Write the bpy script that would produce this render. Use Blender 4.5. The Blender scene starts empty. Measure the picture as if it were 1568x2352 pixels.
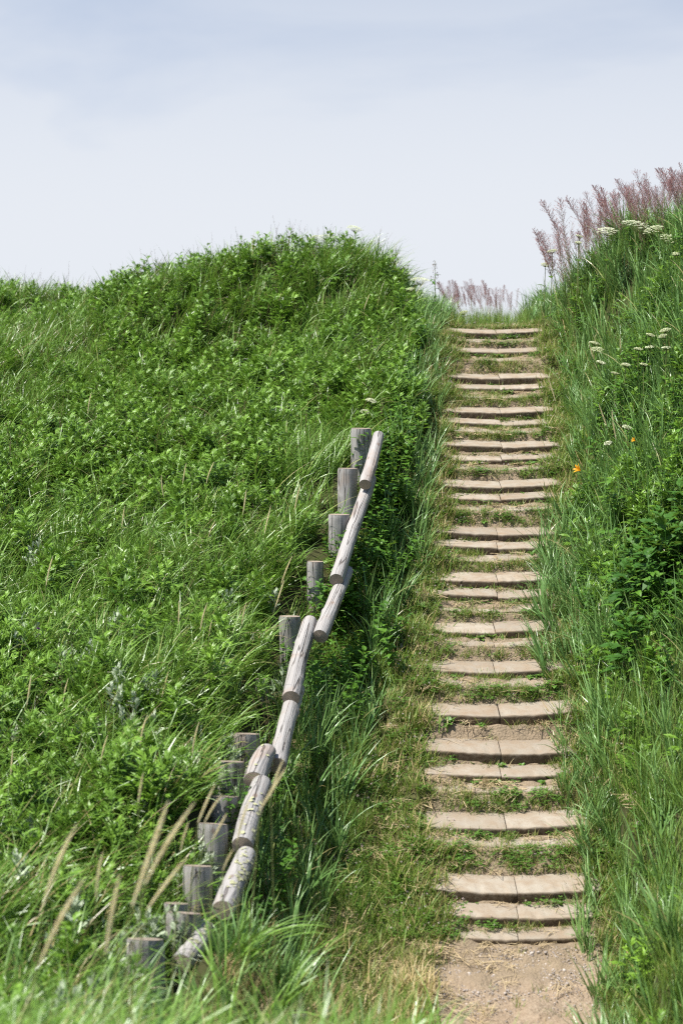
import bpy, math, random
import numpy as np
from mathutils import Vector, Matrix, Quaternion
random.seed(11)
rng = np.random.default_rng(7)
R = math.radians
scene = bpy.context.scene
COL = scene.collection

# ------------------------------------------------------------------ camera
CAM = Vector((0, 0, 5.0))
FPX = 4000.0                       # focal length in pixels of a 1568 px wide picture
PITCH = math.atan((1176 - 480) / FPX)
cam_data = bpy.data.cameras.new('camera')
cam = bpy.data.objects.new('camera', cam_data)
COL.objects.link(cam)
cam.location = CAM
cam.rotation_euler = (math.pi / 2 - PITCH, 0, 0)
cam_data.sensor_fit = 'HORIZONTAL'
cam_data.sensor_width = 24.0
cam_data.lens = FPX / 1568 * 24.0
cam_data.clip_end = 3000
cam_data.clip_start = 0.1
cam_data.dof.use_dof = True
cam_data.dof.focus_distance = 17.0
cam_data.dof.aperture_fstop = 1.75
scene.camera = cam


def tan_e(py):
    return np.tan(np.arctan((np.asarray(py, float) - 1176) / FPX) + PITCH)


def at(px, py, Y):
    """The place at horizontal distance Y seen at a picture position."""
    t = float(tan_e(py))
    z = 5.0 - Y * t
    depth = Y * math.cos(PITCH) + (5.0 - z) * math.sin(PITCH)
    return Vector(((px - 784) / FPX * depth, Y, z))


def project(x, y, z):
    depth = y * math.cos(PITCH) + (5.0 - z) * math.sin(PITCH)
    up = y * math.sin(PITCH) - (5.0 - z) * math.cos(PITCH)
    depth = np.maximum(depth, 0.05)
    return 784 + FPX * x / depth, 1176 - FPX * up / depth


# ------------------------------------------------------------------ stairs layout (front top edge at the joint)
STEPS = [  # kind, Y, z, X   t = full tread, s = low one that is mostly buried
    ('s', 11.898, -.207, 1.280), ('t', 12.071, -.120, 1.296), ('t', 12.293, -.016, 1.310), ('s', 12.792, .149, 1.296),
    ('t', 12.974, .234, 1.289), ('s', 13.417, .376, 1.289), ('t', 13.595, .455, 1.300), ('t', 13.832, .563, 1.317),
    ('t', 14.253, .762, 1.344), ('s', 14.686, .897, 1.350), ('t', 14.892, .978, 1.356), ('s', 15.309, 1.105, 1.386),
    ('t', 15.515, 1.184, 1.411), ('s', 15.894, 1.288, 1.450), ('t', 16.124, 1.382, 1.477), ('t', 16.358, 1.479, 1.501),
    ('s', 16.758, 1.598, 1.534), ('t', 16.981, 1.685, 1.552), ('t', 17.210, 1.779, 1.571), ('s', 17.654, 1.937, 1.626),
    ('t', 17.880, 2.022, 1.658), ('t', 18.112, 2.114, 1.683), ('s', 18.517, 2.239, 1.717), ('t', 18.742, 2.320, 1.741),
    ('t', 18.987, 2.425, 1.766), ('s', 19.370, 2.526, 1.795), ('t', 19.592, 2.602, 1.809), ('t', 19.836, 2.707, 1.824),
    ('s', 20.241, 2.839, 1.853), ('t', 20.465, 2.913, 1.867), ('t', 20.709, 3.018, 1.888), ('s', 21.136, 3.189, 1.913),
    ('t', 21.373, 3.275, 1.927), ('s', 21.759, 3.369, 1.944), ('t', 22.001, 3.465, 1.953)]
SY = np.array([s[1] for s in STEPS])
SZ = np.array([s[2] for s in STEPS])
SX = np.array([s[3] for s in STEPS])
HALF = 0.63
NS = len(STEPS)
DEPTH = [(min(.31, (SY[i + 1] - SY[i]) - .012) if i + 1 < NS else .27) for i in range(NS)]
SHOW = [(.085 if STEPS[i][0] == 's' else min(DEPTH[i], .295) - .004) for i in range(NS)]   # how much of each tread the soil leaves bare
XC_Y = np.concatenate([[-2, 6, 9.5, 10.7], SY, [24, 28]])
XC_X = np.concatenate([[.78, .93, 1.05, 1.16], SX, [2.0, 2.1]])
PZ_Y = np.concatenate([[-2, 4, 7, 9.3, 10.6, 11.6], SY + .1, [23, 25, 27]])
PZ_Z = np.concatenate([[3.3, 2.2, .75, -.1, -.36, -.33], SZ - .04, [3.45, 3.38, 3.1]])


def xc(y): return np.interp(y, XC_Y, XC_X)
def pz(y): return np.interp(y, PZ_Y, PZ_Z)


def reveal(i):
    if STEPS[i][0] == 's':
        return .022
    return min(.10, SZ[i] - SZ[i - 1] - .012) if i and (SY[i] - SY[i - 1]) < .3 else .08


# staircase profile of the trodden soil along the middle line
prof_y, prof_z = [-3., 4, 7, 9.3, 10.6, 11.6, 11.88], [3.2, 2.2, .75, -.1, -.36, -.32, -.245]
for i in range(NS):
    y0 = SY[i]
    if i:
        prof_y.append(y0 + .003); prof_z.append(SZ[i] - reveal(i))
    prof_y.append(y0 + .03); prof_z.append(SZ[i] - reveal(i) - .02)
    prof_y.append(y0 + SHOW[i] - .03); prof_z.append(SZ[i] - .03)
    prof_y.append(y0 + SHOW[i] + .02); prof_z.append(SZ[i] + .022 * SHOW[i] / .22 + .006)
    if i + 1 < NS and SY[i + 1] - (y0 + SHOW[i]) > .08:
        prof_y.append(SY[i + 1] - .03); prof_z.append(max(SZ[i] + .03, SZ[i + 1] - reveal(i + 1) + .012))
prof_y += [22.6, 24, 27]; prof_z += [3.47, 3.43, 3.05]
prof_y = np.array(prof_y); prof_z = np.array(prof_z)

# ------------------------------------------------------------------ terrain: thin-plate surface through surveyed spots
FENCE_Y = np.array([4, 9.0, 9.6, 10.2, 12.3, 14.8, 17.5, 20, 23, 27])
FENCE_X = np.array([-1.2, -1.15, -1.1, -.95, -.79, -.44, .2, .62, .95, 1.0])


def xf(y): return np.interp(y, FENCE_Y, FENCE_X)


CP = []


def cp(px, py, Y, veg):
    p = at(px, py, Y)
    CP.append((p.x, p.y, p.z - veg))


for a in [(-250, 690, 27.5), (-100, 672, 27), (0, 672, 27), (130, 670, 27), (250, 692, 26.5), (330, 664, 26), (450, 616, 25.5), (600, 580, 25), (700, 572, 24.8), (800, 562, 24.4),
          (870, 570, 24), (916, 600, 23.6), (950, 665, 22.9)]:
    cp(*a, .42)
    p = at(*a); CP.append((p.x, p.y + 2.5, p.z - 1.0)); CP.append((p.x, p.y + 6, p.z - 3.2))
for px, veg in ((-250, .5), (100, .5), (480, .45)):
    for py, Y in ((800, 22.0), (1000, 18.6), (1250, 15.6), (1500, 13.4), (1750, 11.5), (2000, 9.7), (2352, 7.2)):
        cp(px, py, Y, veg)
for a in [(750, 700, 22.5), (750, 850, 19.9), (720, 960, 18.5), (650, 1150, 16.8), (560, 1400, 14.6), (860, 800, 20.6), (900, 900, 19.4)]:
    cp(*a, .42)
for (x, y, z) in [(.2, 17.6, 2.28), (.05, 17.0, 2.05), (-.05, 16.2, 1.8), (-.44, 14.9, 1.0), (-.8, 12.3, .46), (-.9, 11.2, .38), (-.95, 10.1, .32), (-1.1, 9.6, .32), (-1.1, 8.9, .4)]:
    CP.append((x, y, z))
for (x, y, z) in [(.6, 17.5, 1.72), (.95, 17.5, 1.66), (.45, 16.2, 1.3), (.25, 14.8, .72), (-.02, 14.8, .8), (.5, 14.5, .62), (-.3, 12.3, .12), (.1, 12.2, -.1),
                  (-.3, 11, .0), (.3, 10.6, -.36), (0, 9.5, -.2), (-.6, 9.3, .25), (.6, 9.5, -.2), (.85, 19.5, 2.6), (1.1, 21, 3.05)]:
    CP.append((x, y, z))
for a in [(1568, 525, 19.5), (1400, 538, 21), (1300, 582, 21.8), (1235, 690, 22.5), (1800, 500, 18.5)]:
    cp(*a, .32)
    p = at(*a); CP.append((p.x, p.y + 2.5, p.z - .8)); CP.append((p.x, p.y + 6, p.z - 3.5))
for a in [(1568, 800, 17.6), (1450, 800, 18.6), (1330, 900, 18.8), (1568, 1100, 15.9), (1450, 1100, 16.6), (1320, 1100, 17.4), (1568, 1400, 14), (1400, 1400, 14.8), (1270, 1400, 15.3),
          (1800, 1100, 14.5), (1800, 1500, 12)]:
    cp(*a, .45)
for a in [(1568, 1700, 12.0), (1450, 1650, 12.9), (1568, 2000, 10.2), (1450, 2000, 11.0), (1568, 2352, 8.8), (1420, 2352, 10)]:
    cp(*a, .5)
for a in [(1350, 1650, 13.6), (1385, 2000, 11.8)]:
    cp(*a, .2)
for y in np.arange(10, 24.1, 1.0):
    for s in (-.95, 0, .95):
        CP.append((xc(y) + s, y, pz(y) + (.05 if s > 0 else .0)))
for x in (-5, -2.5, 0, 1, 2.5, 5):
    CP.append((x, -2, 3.3)); CP.append((x, 3, 2.6 if abs(x) < 1.5 else 2.7)); CP.append((x, 32, -2.0)); CP.append((x, 26.5, 3.05 if .9 < x < 2.6 else 2.9))
for y in (8, 14, 20, 26):
    CP.append((-7.5, y, float(np.interp(y, [8, 14, 20, 26], [1.0, 1.3, 2.5, 3.4]))))
    CP.append((7.5, y, float(np.interp(y, [8, 14, 20, 26], [1.0, 2.6, 4.6, 3.4]))))
CP = np.array(CP)


def tps_fit(P, v, lam=.0003):
    n = len(P)
    d = np.linalg.norm(P[:, None] - P[None], axis=2)
    K = np.where(d > 0, d * d * np.log(d + 1e-9), 0) + lam * np.eye(n) * n
    Q = np.c_[np.ones(n), P]
    A = np.block([[K, Q], [Q.T, np.zeros((3, 3))]])
    return np.linalg.solve(A, np.r_[v, 0, 0, 0])


TW = tps_fit(CP[:, :2], CP[:, 2])


def tps_eval(x, y):
    out = np.zeros_like(x)
    for (a, b), w in zip(CP[:, :2], TW[:len(CP)]):
        d2 = (x - a) ** 2 + (y - b) ** 2
        out += w * .5 * d2 * np.log(d2 + 1e-12)
    return out + TW[-3] + TW[-2] * x + TW[-1] * y


GX = np.linspace(-8, 8, 161)
GY = np.linspace(-3, 33, 361)
gx, gy = np.meshgrid(GX, GY)
GZ = tps_eval(gx, gy)


def smooth(a, b, t):
    t = np.clip((t - a) / (b - a), 0, 1)
    return t * t * (3 - 2 * t)


def value_noise(x, y, scale, seed=0):
    g = np.random.default_rng(1000 + seed).random((256, 256))
    u, v = np.asarray(x) / scale + 60, np.asarray(y) / scale + 60
    iu, iv = np.floor(u).astype(int), np.floor(v).astype(int)
    fu, fv = u - iu, v - iv
    fu, fv = fu * fu * (3 - 2 * fu), fv * fv * (3 - 2 * fv)
    i0, i1, j0, j1 = iu % 256, (iu + 1) % 256, iv % 256, (iv + 1) % 256
    return (g[i0, j0] * (1 - fu) + g[i1, j0] * fu) * (1 - fv) + (g[i0, j1] * (1 - fu) + g[i1, j1] * fu) * fv


sgrid = gx - xc(gy)
on_stairs = (1 - smooth(.68, .92, np.abs(sgrid))) * (1 - smooth(25.5, 27, gy))
GZ = GZ + (value_noise(gx, gy, .7, 1) - .5) * .12 * (1 - on_stairs) + (value_noise(gx, gy, .25, 2) - .5) * .05 * (1 - on_stairs)
GZ = GZ * (1 - on_stairs) + (pz(gy)) * on_stairs      # the path's own level
GSURF = GZ.copy()


def grid_sample(G, x, y):
    u = np.clip((np.asarray(x, float) - GX[0]) / (GX[1] - GX[0]), 0, len(GX) - 1.001)
    v = np.clip((np.asarray(y, float) - GY[0]) / (GY[1] - GY[0]), 0, len(GY) - 1.001)
    i, j = u.astype(int), v.astype(int)
    a, b = u - i, v - j
    return (G[j, i] * (1 - a) + G[j, i + 1] * a) * (1 - b) + (G[j + 1, i] * (1 - a) + G[j + 1, i + 1] * a) * b


def stair_soil(x, y):
    """Height of the trodden soil of the corridor (only meant for |s| < 1)."""
    s = x - xc(y)
    u = s / HALF
    yy = y - .045 * np.minimum(u * u, 2.2) * (y > 11.7) * (y < 22.4)
    zz = np.interp(yy, prof_y, prof_z) + .017 * np.minimum(u * u, 2)
    zz = zz + .05 * smooth(.46, .66, np.abs(s) + (value_noise(x, y, .22, 71) - .5) * .3)
    w = smooth(.66, .9, np.abs(s))
    return zz * (1 - w) + (pz(y) + .05) * w


def ground(x, y):
    x = np.asarray(x, float); y = np.asarray(y, float)
    g = grid_sample(GSURF, x, y)
    s = np.abs(x - xc(y))
    c = stair_soil(x, y)
    return np.where((s < .92) & (y > 9) & (y < 26), np.maximum(c, g - .25), g)


def hit(px, py, h=0.0, y0=5.0, y1=33.0):
    """First place along a sight line that is h above the ground."""
    ys = np.arange(y0, y1, .05)
    t = float(tan_e(py))
    zs = 5.0 - ys * t
    depth = ys * math.cos(PITCH) + (5 - zs) * math.sin(PITCH)
    xs = (px - 784) / FPX * depth
    below = np.nonzero(zs < ground(xs, ys) + h)[0]
    k = below[0] if len(below) else np.argmin(zs - ground(xs, ys))
    return float(ys[k])


# ------------------------------------------------------------------ node helpers
def new_mat(name):
    m = bpy.data.materials.new(name)
    m.use_nodes = True
    nt = m.node_tree
    nt.nodes.clear()
    return m, nt


def nd(nt, typ, **kw):
    n = nt.nodes.new(typ)
    for k, v in kw.items():
        setattr(n, k, v)
    return n


def ramp(nt, stops, interp='LINEAR'):
    n = nd(nt, 'ShaderNodeValToRGB')
    n.color_ramp.interpolation = interp
    el = n.color_ramp.elements
    while len(el) > 1:
        el.remove(el[-1])
    for i, (p, c) in enumerate(stops):
        e = el[0] if i == 0 else el.new(p)
        e.position = p
        e.color = (*c, 1) if len(c) == 3 else c
    return n


def mixc(nt, fac, a, b, mode='MIX'):
    n = nd(nt, 'ShaderNodeMix', data_type='RGBA', blend_type=mode)
    for sock, v in ((n.inputs[0], fac), (n.inputs[6], a), (n.inputs[7], b)):
        if hasattr(v, 'node'):
            nt.links.new(v, sock)
        elif isinstance(v, (tuple, list)):
            sock.default_value = (*v, 1)
        else:
            sock.default_value = v
    return n.outputs[2]


def math_n(nt, op, a, b=0.0, clamp=False):
    n = nd(nt, 'ShaderNodeMath', operation=op, use_clamp=clamp)
    for sock, v in ((n.inputs[0], a), (n.inputs[1], b)):
        if hasattr(v, 'node'):
            nt.links.new(v, sock)
        else:
            sock.default_value = v
    return n.outputs[0]


def noise(nt, vec, scale, detail=3, rough=.5, dist=0.):
    n = nd(nt, 'ShaderNodeTexNoise')
    n.inputs['Scale'].default_value = scale
    n.inputs['Detail'].default_value = detail
    n.inputs['Roughness'].default_value = rough
    n.inputs['Distortion'].default_value = dist
    if vec is not None:
        nt.links.new(vec, n.inputs['Vector'])
    return n.outputs['Fac']


def mapping(nt, vec, scale=(1, 1, 1), loc=None):
    n = nd(nt, 'ShaderNodeMapping')
    n.inputs['Scale'].default_value = scale
    if loc is not None:
        if hasattr(loc, 'node'):
            nt.links.new(loc, n.inputs['Location'])
        else:
            n.inputs['Location'].default_value = loc
    nt.links.new(vec, n.inputs['Vector'])
    return n.outputs[0]


def finish(nt, color, rough=.6, spec=.3, bump=None, bump_str=.3, bump_dist=.01, trans=None, trans_fac=.3):
    p = nd(nt, 'ShaderNodeBsdfPrincipled')
    if hasattr(color, 'node'):
        nt.links.new(color, p.inputs['Base Color'])
    else:
        p.inputs['Base Color'].default_value = (*color, 1)
    if hasattr(rough, 'node'):
        nt.links.new(rough, p.inputs['Roughness'])
    else:
        p.inputs['Roughness'].default_value = rough
    p.inputs['Specular IOR Level'].default_value = spec
    if bump is not None:
        b = nd(nt, 'ShaderNodeBump')
        b.inputs['Strength'].default_value = bump_str
        b.inputs['Distance'].default_value = bump_dist
        nt.links.new(bump, b.inputs['Height'])
        nt.links.new(b.outputs[0], p.inputs['Normal'])
    out = nd(nt, 'ShaderNodeOutputMaterial')
    if trans is not None:
        t = nd(nt, 'ShaderNodeBsdfTranslucent')
        if hasattr(trans, 'node'):
            nt.links.new(trans, t.inputs['Color'])
        else:
            t.inputs['Color'].default_value = (*trans, 1)
        mx = nd(nt, 'ShaderNodeMixShader')
        mx.inputs[0].default_value = trans_fac
        nt.links.new(p.outputs[0], mx.inputs[1]); nt.links.new(t.outputs[0], mx.inputs[2])
        nt.links.new(mx.outputs[0], out.inputs[0])
    else:
        nt.links.new(p.outputs[0], out.inputs[0])


def leaf_mat(name, dark, light, dry=(.30, .24, .10), trans=(.30, .46, .06), tf=.28, rough=.42, spec=.45, dry_at=.82):
    """Leaf colour runs dark > light with the leaf's own tone; the plant's tint and a leaf's tone near 1 turn it to straw."""
    m, nt = new_mat(name)
    a = nd(nt, 'ShaderNodeAttribute', attribute_name='tone')
    i = nd(nt, 'ShaderNodeAttribute', attribute_name='tint', attribute_type='INSTANCER')
    oi = nd(nt, 'ShaderNodeObjectInfo')
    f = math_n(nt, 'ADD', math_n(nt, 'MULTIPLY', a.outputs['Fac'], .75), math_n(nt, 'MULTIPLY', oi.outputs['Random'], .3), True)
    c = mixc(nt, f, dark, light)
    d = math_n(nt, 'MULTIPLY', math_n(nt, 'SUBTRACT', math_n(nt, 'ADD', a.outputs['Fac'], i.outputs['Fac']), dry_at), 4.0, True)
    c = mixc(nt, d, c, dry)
    t = mixc(nt, d, mixc(nt, .5, c, trans), dry)
    finish(nt, c, rough, spec, trans=t, trans_fac=tf)
    return m


M = {}
M['mugwort'] = leaf_mat('mugwort_leaf', (.035, .10, .010), (.235, .41, .04), tf=.17, rough=.43, spec=.4)
M['mugwort_dark'] = leaf_mat('herb_leaf_dark', (.025, .085, .012), (.085, .20, .026), tf=.24, rough=.5, spec=.25)
M['silver'] = leaf_mat('silver_leaf', (.17, .25, .11), (.60, .65, .50), trans=(.4, .46, .3), tf=.15, rough=.6, spec=.3, dry_at=3)
M['meadow'] = leaf_mat('meadow_blade', (.06, .135, .014), (.245, .42, .062), tf=.18, rough=.36, spec=.5)
M['reed'] = leaf_mat('reed_blade', (.055, .145, .030), (.30, .48, .15), trans=(.34, .5, .14), tf=.18, rough=.34, spec=.55)
M['fine'] = leaf_mat('fine_blade', (.065, .15, .018), (.30, .45, .09), tf=.2, rough=.40)
M['turf'] = leaf_mat('turf_blade', (.075, .145, .018), (.27, .36, .06), dry=(.52, .41, .20), tf=.28, rough=.5, dry_at=.9)
M['broad'] = leaf_mat('broad_leaf', (.028, .095, .010), (.13, .27, .028), tf=.28, rough=.45, spec=.3)
M['clover'] = leaf_mat('clover_leaf', (.04, .115, .014), (.15, .29, .045), tf=.25, rough=.5)
M['straw'] = leaf_mat('straw_stem', (.36, .26, .13), (.62, .50, .30), dry=(.55, .43, .25), trans=(.5, .4, .2), tf=.15, rough=.6, spec=.25, dry_at=3)
M['dry_stem'] = leaf_mat('dry_stem', (.10, .07, .045), (.24, .17, .10), trans=(.25, .2, .12), tf=.1, rough=.6, spec=.2, dry_at=3)
M['white'] = leaf_mat('white_floret', (.50, .54, .24), (.82, .84, .68), trans=(.8, .82, .65), tf=.25, rough=.6, spec=.2, dry_at=3)
M['pinkish'] = leaf_mat('clover_bloom', (.45, .30, .27), (.78, .72, .68), trans=(.7, .6, .5), tf=.2, rough=.6, spec=.2, dry_at=3)
M['orange'] = leaf_mat('lily_petal', (.80, .30, .015), (.90, .50, .03), trans=(.9, .45, .02), tf=.35, rough=.45, spec=.3, dry_at=3)
M['purple'] = leaf_mat('plume_spikelet', (.25, .115, .12), (.50, .30, .275), trans=(.5, .32, .3), tf=.3, rough=.6, spec=.2, dry_at=3)
M['violet'] = leaf_mat('thistle_bloom', (.16, .05, .20), (.34, .14, .38), trans=(.4, .15, .4), tf=.2, rough=.6, spec=.2, dry_at=3)
M['head'] = leaf_mat('seed_head', (.70, .60, .34), (.95, .88, .62), trans=(.9, .8, .5), tf=.35, rough=.6, spec=.2, dry_at=3)
M['stalk'] = leaf_mat('green_stalk', (.14, .19, .05), (.30, .30, .12), tf=.15, rough=.5, dry_at=3)


def soil_mat():
    m, nt = new_mat('ground_soil')
    g = nd(nt, 'ShaderNodeNewGeometry')
    n1 = noise(nt, g.outputs['Position'], 3.0, 5, .6)
    n2 = noise(nt, g.outputs['Position'], 40.0, 4, .6)
    c = mixc(nt, n1, (.030, .032, .014), (.075, .062, .030))
    c = mixc(nt, math_n(nt, 'MULTIPLY', n2, .6), c, (.05, .07, .02))
    finish(nt, c, .9, .1, n2, .6, .02)
    return m


def path_mat():
    m, nt = new_mat('path_soil')
    g = nd(nt, 'ShaderNodeNewGeometry')
    pos = g.outputs['Position']
    n1 = noise(nt, pos, 5.0, 5, .6)
    n2 = noise(nt, pos, 60.0, 5, .7)
    n3 = noise(nt, pos, 1.7, 3, .5)
    soil = mixc(nt, n1, (.105, .075, .047), (.29, .22, .145))
    soil = mixc(nt, math_n(nt, 'MULTIPLY', n2, .55), soil, (.40, .32, .22))
    vor = nd(nt, 'ShaderNodeTexVoronoi')
    vor.inputs['Scale'].default_value = 55
    nt.links.new(pos, vor.inputs['Vector'])
    grav = mixc(nt, vor.outputs['Color'], (.20, .155, .11), (.38, .31, .23))
    grav = mixc(nt, math_n(nt, 'MULTIPLY', n1, .7), grav, (.30, .205, .125))
    sep = nd(nt, 'ShaderNodeSeparateXYZ'); nt.links.new(pos, sep.inputs[0])
    y = math_n(nt, 'ADD', sep.outputs['Y'], math_n(nt, 'MULTIPLY', n3, .9))
    mr = nd(nt, 'ShaderNodeMapRange')
    mr.inputs[1].default_value = 12.05; mr.inputs[2].default_value = 11.75
    nt.links.new(y, mr.inputs[0])
    c = mixc(nt, mr.outputs[0], soil, grav)
    ea = nd(nt, 'ShaderNodeAttribute', attribute_name='tone')
    c = mixc(nt, ea.outputs['Fac'], c, mixc(nt, n2, (.05, .055, .02), (.13, .12, .05)))
    h = math_n(nt, 'ADD', n2, math_n(nt, 'MULTIPLY', vor.outputs['Distance'], .7))
    finish(nt, c, .9, .15, h, .8, .012)
    return m


def concrete_mat():
    m, nt = new_mat('step_concrete')
    tc = nd(nt, 'ShaderNodeTexCoord'); oi = nd(nt, 'ShaderNodeObjectInfo')
    g = nd(nt, 'ShaderNodeNewGeometry')
    pos = g.outputs['Position']
    n1 = noise(nt, pos, 7, 4, .6)
    n2 = noise(nt, pos, 130, 3, .7)
    n3 = noise(nt, pos, 28, 5, .65)
    base = mixc(nt, oi.outputs['Random'], (.29, .25, .195), (.375, .33, .262))
    base = mixc(nt, math_n(nt, 'MULTIPLY', math_n(nt, 'SUBTRACT', n1, .36, True), 2.3, True), base, (.27, .195, .125))
    sp = ramp(nt, [(.28, (.55, .5, .45)), (.45, (1, 1, 1)), (.70, (1.0, 1.0, 1.0)), (.78, (1.18, 1.18, 1.2))])
    nt.links.new(n2, sp.inputs[0])
    base = mixc(nt, .8, base, sp.outputs[0], 'MULTIPLY')
    # soil stain on front and ends, riser shade painted into its brown (vertex tone)
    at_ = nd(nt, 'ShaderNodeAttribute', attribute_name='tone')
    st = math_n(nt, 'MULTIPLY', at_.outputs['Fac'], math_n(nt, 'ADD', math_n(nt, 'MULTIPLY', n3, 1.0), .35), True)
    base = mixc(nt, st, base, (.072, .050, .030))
    h = math_n(nt, 'ADD', n2, math_n(nt, 'MULTIPLY', n3, .8))
    finish(nt, base, .88, .2, h, .55, .006)
    return m


def wood_mat():
    m, nt = new_mat('weathered_wood')
    tc = nd(nt, 'ShaderNodeTexCoord'); oi = nd(nt, 'ShaderNodeObjectInfo')
    loc = nd(nt, 'ShaderNodeCombineXYZ')
    for k in range(3):
        nt.links.new(math_n(nt, 'MULTIPLY', oi.outputs['Random'], 17.0 + 7 * k), loc.inputs[k])
    ob = tc.outputs['Object']
    v1 = mapping(nt, ob, (26, 26, 1.6), loc.outputs[0])
    v2 = mapping(nt, ob, (90, 90, 3.5), loc.outputs[0])
    v3 = mapping(nt, ob, (5, 5, 2.2), loc.outputs[0])
    v4 = mapping(nt, ob, (14, 14, .55), loc.outputs[0])
    g1 = noise(nt, v1, 1, 4, .6, .8)
    g2 = noise(nt, v2, 1, 3, .6, .2)
    g3 = noise(nt, v3, 1, 4, .6)
    g4 = noise(nt, v4, 1, 2, .4, .5)
    c = mixc(nt, g1, (.17, .16, .15), (.47, .455, .43))
    c = mixc(nt, math_n(nt, 'MULTIPLY', g2, .45), c, (.38, .345, .31))
    warm = math_n(nt, 'MULTIPLY', math_n(nt, 'SUBTRACT', g3, .54, True), 4.5, True)
    c = mixc(nt, math_n(nt, 'MULTIPLY', warm, .75), c, (.30, .185, .115))
    crack = ramp(nt, [(.485, (0, 0, 0)), (.497, (1, 1, 1)), (.503, (1, 1, 1)), (.515, (0, 0, 0))])
    nt.links.new(g4, crack.inputs[0])
    c = mixc(nt, math_n(nt, 'MULTIPLY', crack.outputs[0], .8), c, (.07, .055, .045))
    vor = nd(nt, 'ShaderNodeTexVoronoi')
    vor.inputs['Scale'].default_value = 1
    nt.links.new(mapping(nt, ob, (7, 7, 4.5), loc.outputs[0]), vor.inputs['Vector'])
    knot = ramp(nt, [(.0, (1, 1, 1)), (.10, (1, 1, 1)), (.15, (0, 0, 0))])
    nt.links.new(vor.outputs['Distance'], knot.inputs[0])
    c = mixc(nt, math_n(nt, 'MULTIPLY', knot.outputs[0], .6), c, (.16, .10, .065))
    h = math_n(nt, 'SUBTRACT', math_n(nt, 'ADD', g1, math_n(nt, 'MULTIPLY', g2, .6)), crack.outputs[0])
    finish(nt, c, .85, .15, h, .8, .012)
    return m


def endgrain_mat():
    m, nt = new_mat('wood_end_grain')
    tc = nd(nt, 'ShaderNodeTexCoord')
    ob = tc.outputs['Object']
    sep = nd(nt, 'ShaderNodeSeparateXYZ'); nt.links.new(ob, sep.inputs[0])
    n0 = noise(nt, ob, 14, 3)
    r = math_n(nt, 'SQRT', math_n(nt, 'ADD', math_n(nt, 'MULTIPLY', sep.outputs[0], sep.outputs[0]), math_n(nt, 'MULTIPLY', sep.outputs[1], sep.outputs[1])))
    ring = math_n(nt, 'SINE', math_n(nt, 'ADD', math_n(nt, 'MULTIPLY', r, 560), math_n(nt, 'MULTIPLY', n0, 9)))
    c = mixc(nt, math_n(nt, 'ADD', math_n(nt, 'MULTIPLY', ring, .5), .5), (.19, .14, .095), (.36, .285, .21))
    c = mixc(nt, math_n(nt, 'MULTIPLY', noise(nt, ob, 30, 4), .8), c, (.36, .31, .26))
    finish(nt, c, .85, .15, ring, .3, .004)
    return m


M['soil'] = soil_mat(); M['path'] = path_mat(); M['concrete'] = concrete_mat(); M['wood'] = wood_mat(); M['end'] = endgrain_mat()


def lichen_mat():
    m, nt = new_mat('lichen_crust')
    tc = nd(nt, 'ShaderNodeTexCoord')
    n = noise(nt, tc.outputs['Object'], 60, 4, .7)
    finish(nt, mixc(nt, n, (.26, .27, .14), (.60, .58, .36)), .95, .1, n, 1.0, .01)
    return m


M['lichen'] = lichen_mat()


def gravel_mat():
    m, nt = new_mat('gravel_stone')
    oi = nd(nt, 'ShaderNodeObjectInfo')
    finish(nt, mixc(nt, oi.outputs['Random'], (.20, .17, .15), (.48, .42, .37)), .85, .2)
    return m


M['gravel'] = gravel_mat()


# ------------------------------------------------------------------ mesh builder
class MB:
    def __init__(self):
        self.v, self.f, self.t, self.mi = [], [], [], []

    def quad_strip(self, rows, tones, mi=0, closed=False):
        """rows: list of equal-length lists of points"""
        b = len(self.v); n = len(rows[0])
        for r, t in zip(rows, tones):
            self.v.extend([tuple(p) for p in r]); self.t.extend([t] * n)
        for i in range(len(rows) - 1):
            for j in range(n if closed else n - 1):
                k = (j + 1) % n
                self.f.append((b + i * n + j, b + i * n + k, b + (i + 1) * n + k, b + (i + 1) * n + j)); self.mi.append(mi)

    def poly(self, pts, tone, mi=0):
        b = len(self.v)
        self.v.extend([tuple(p) for p in pts]); self.t.extend([tone] * len(pts))
        self.f.append(tuple(range(b, b + len(pts)))); self.mi.append(mi)

    def tube(self, pts, radii, n=5, tone=.5, mi=0, cap=False, tones=None):
        rows = []
        pts = [Vector(p) for p in pts]
        for i, p in enumerate(pts):
            d = (pts[min(i + 1, len(pts) - 1)] - pts[max(i - 1, 0)]).normalized()
            a = d.orthogonal().normalized() if abs(d.z) < .9 else Vector((1, 0, 0)).cross(d).normalized()
            c = d.cross(a)
            rows.append([p + (a * math.cos(2 * math.pi * k / n) + c * math.sin(2 * math.pi * k / n)) * radii[i] for k in range(n)])
        self.quad_strip(rows, tones or [tone] * len(pts), mi, True)
        if cap:
            self.poly(rows[-1], tone, mi); self.poly(rows[0][::-1], tone, mi)

    def mesh(self, name, mats, smooth_=False):
        me = bpy.data.meshes.new(name)
        me.from_pydata(self.v, [], self.f)
        for m in mats:
            me.materials.append(m)
        me.polygons.foreach_set('material_index', self.mi)
        a = me.attributes.new('tone', 'FLOAT', 'POINT')
        a.data.foreach_set('value', self.t)
        if smooth_:
            me.polygons.foreach_set('use_smooth', [True] * len(me.polygons))
        me.update()
        return me

    def build(self, name, mats, parent=None, smooth_=False):
        o = bpy.data.objects.new(name, self.mesh(name, mats if isinstance(mats, (list, tuple)) else [mats], smooth_))
        COL.objects.link(o)
        if parent is not None:
            o.parent = parent
        return o


def tag(o, label=None, cat=None, group=None, kind=None):
    if label: o['label'] = label
    if cat: o['category'] = cat
    if group: o['group'] = group
    if kind or cat: o['kind'] = kind or 'thing'
    return o


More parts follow.
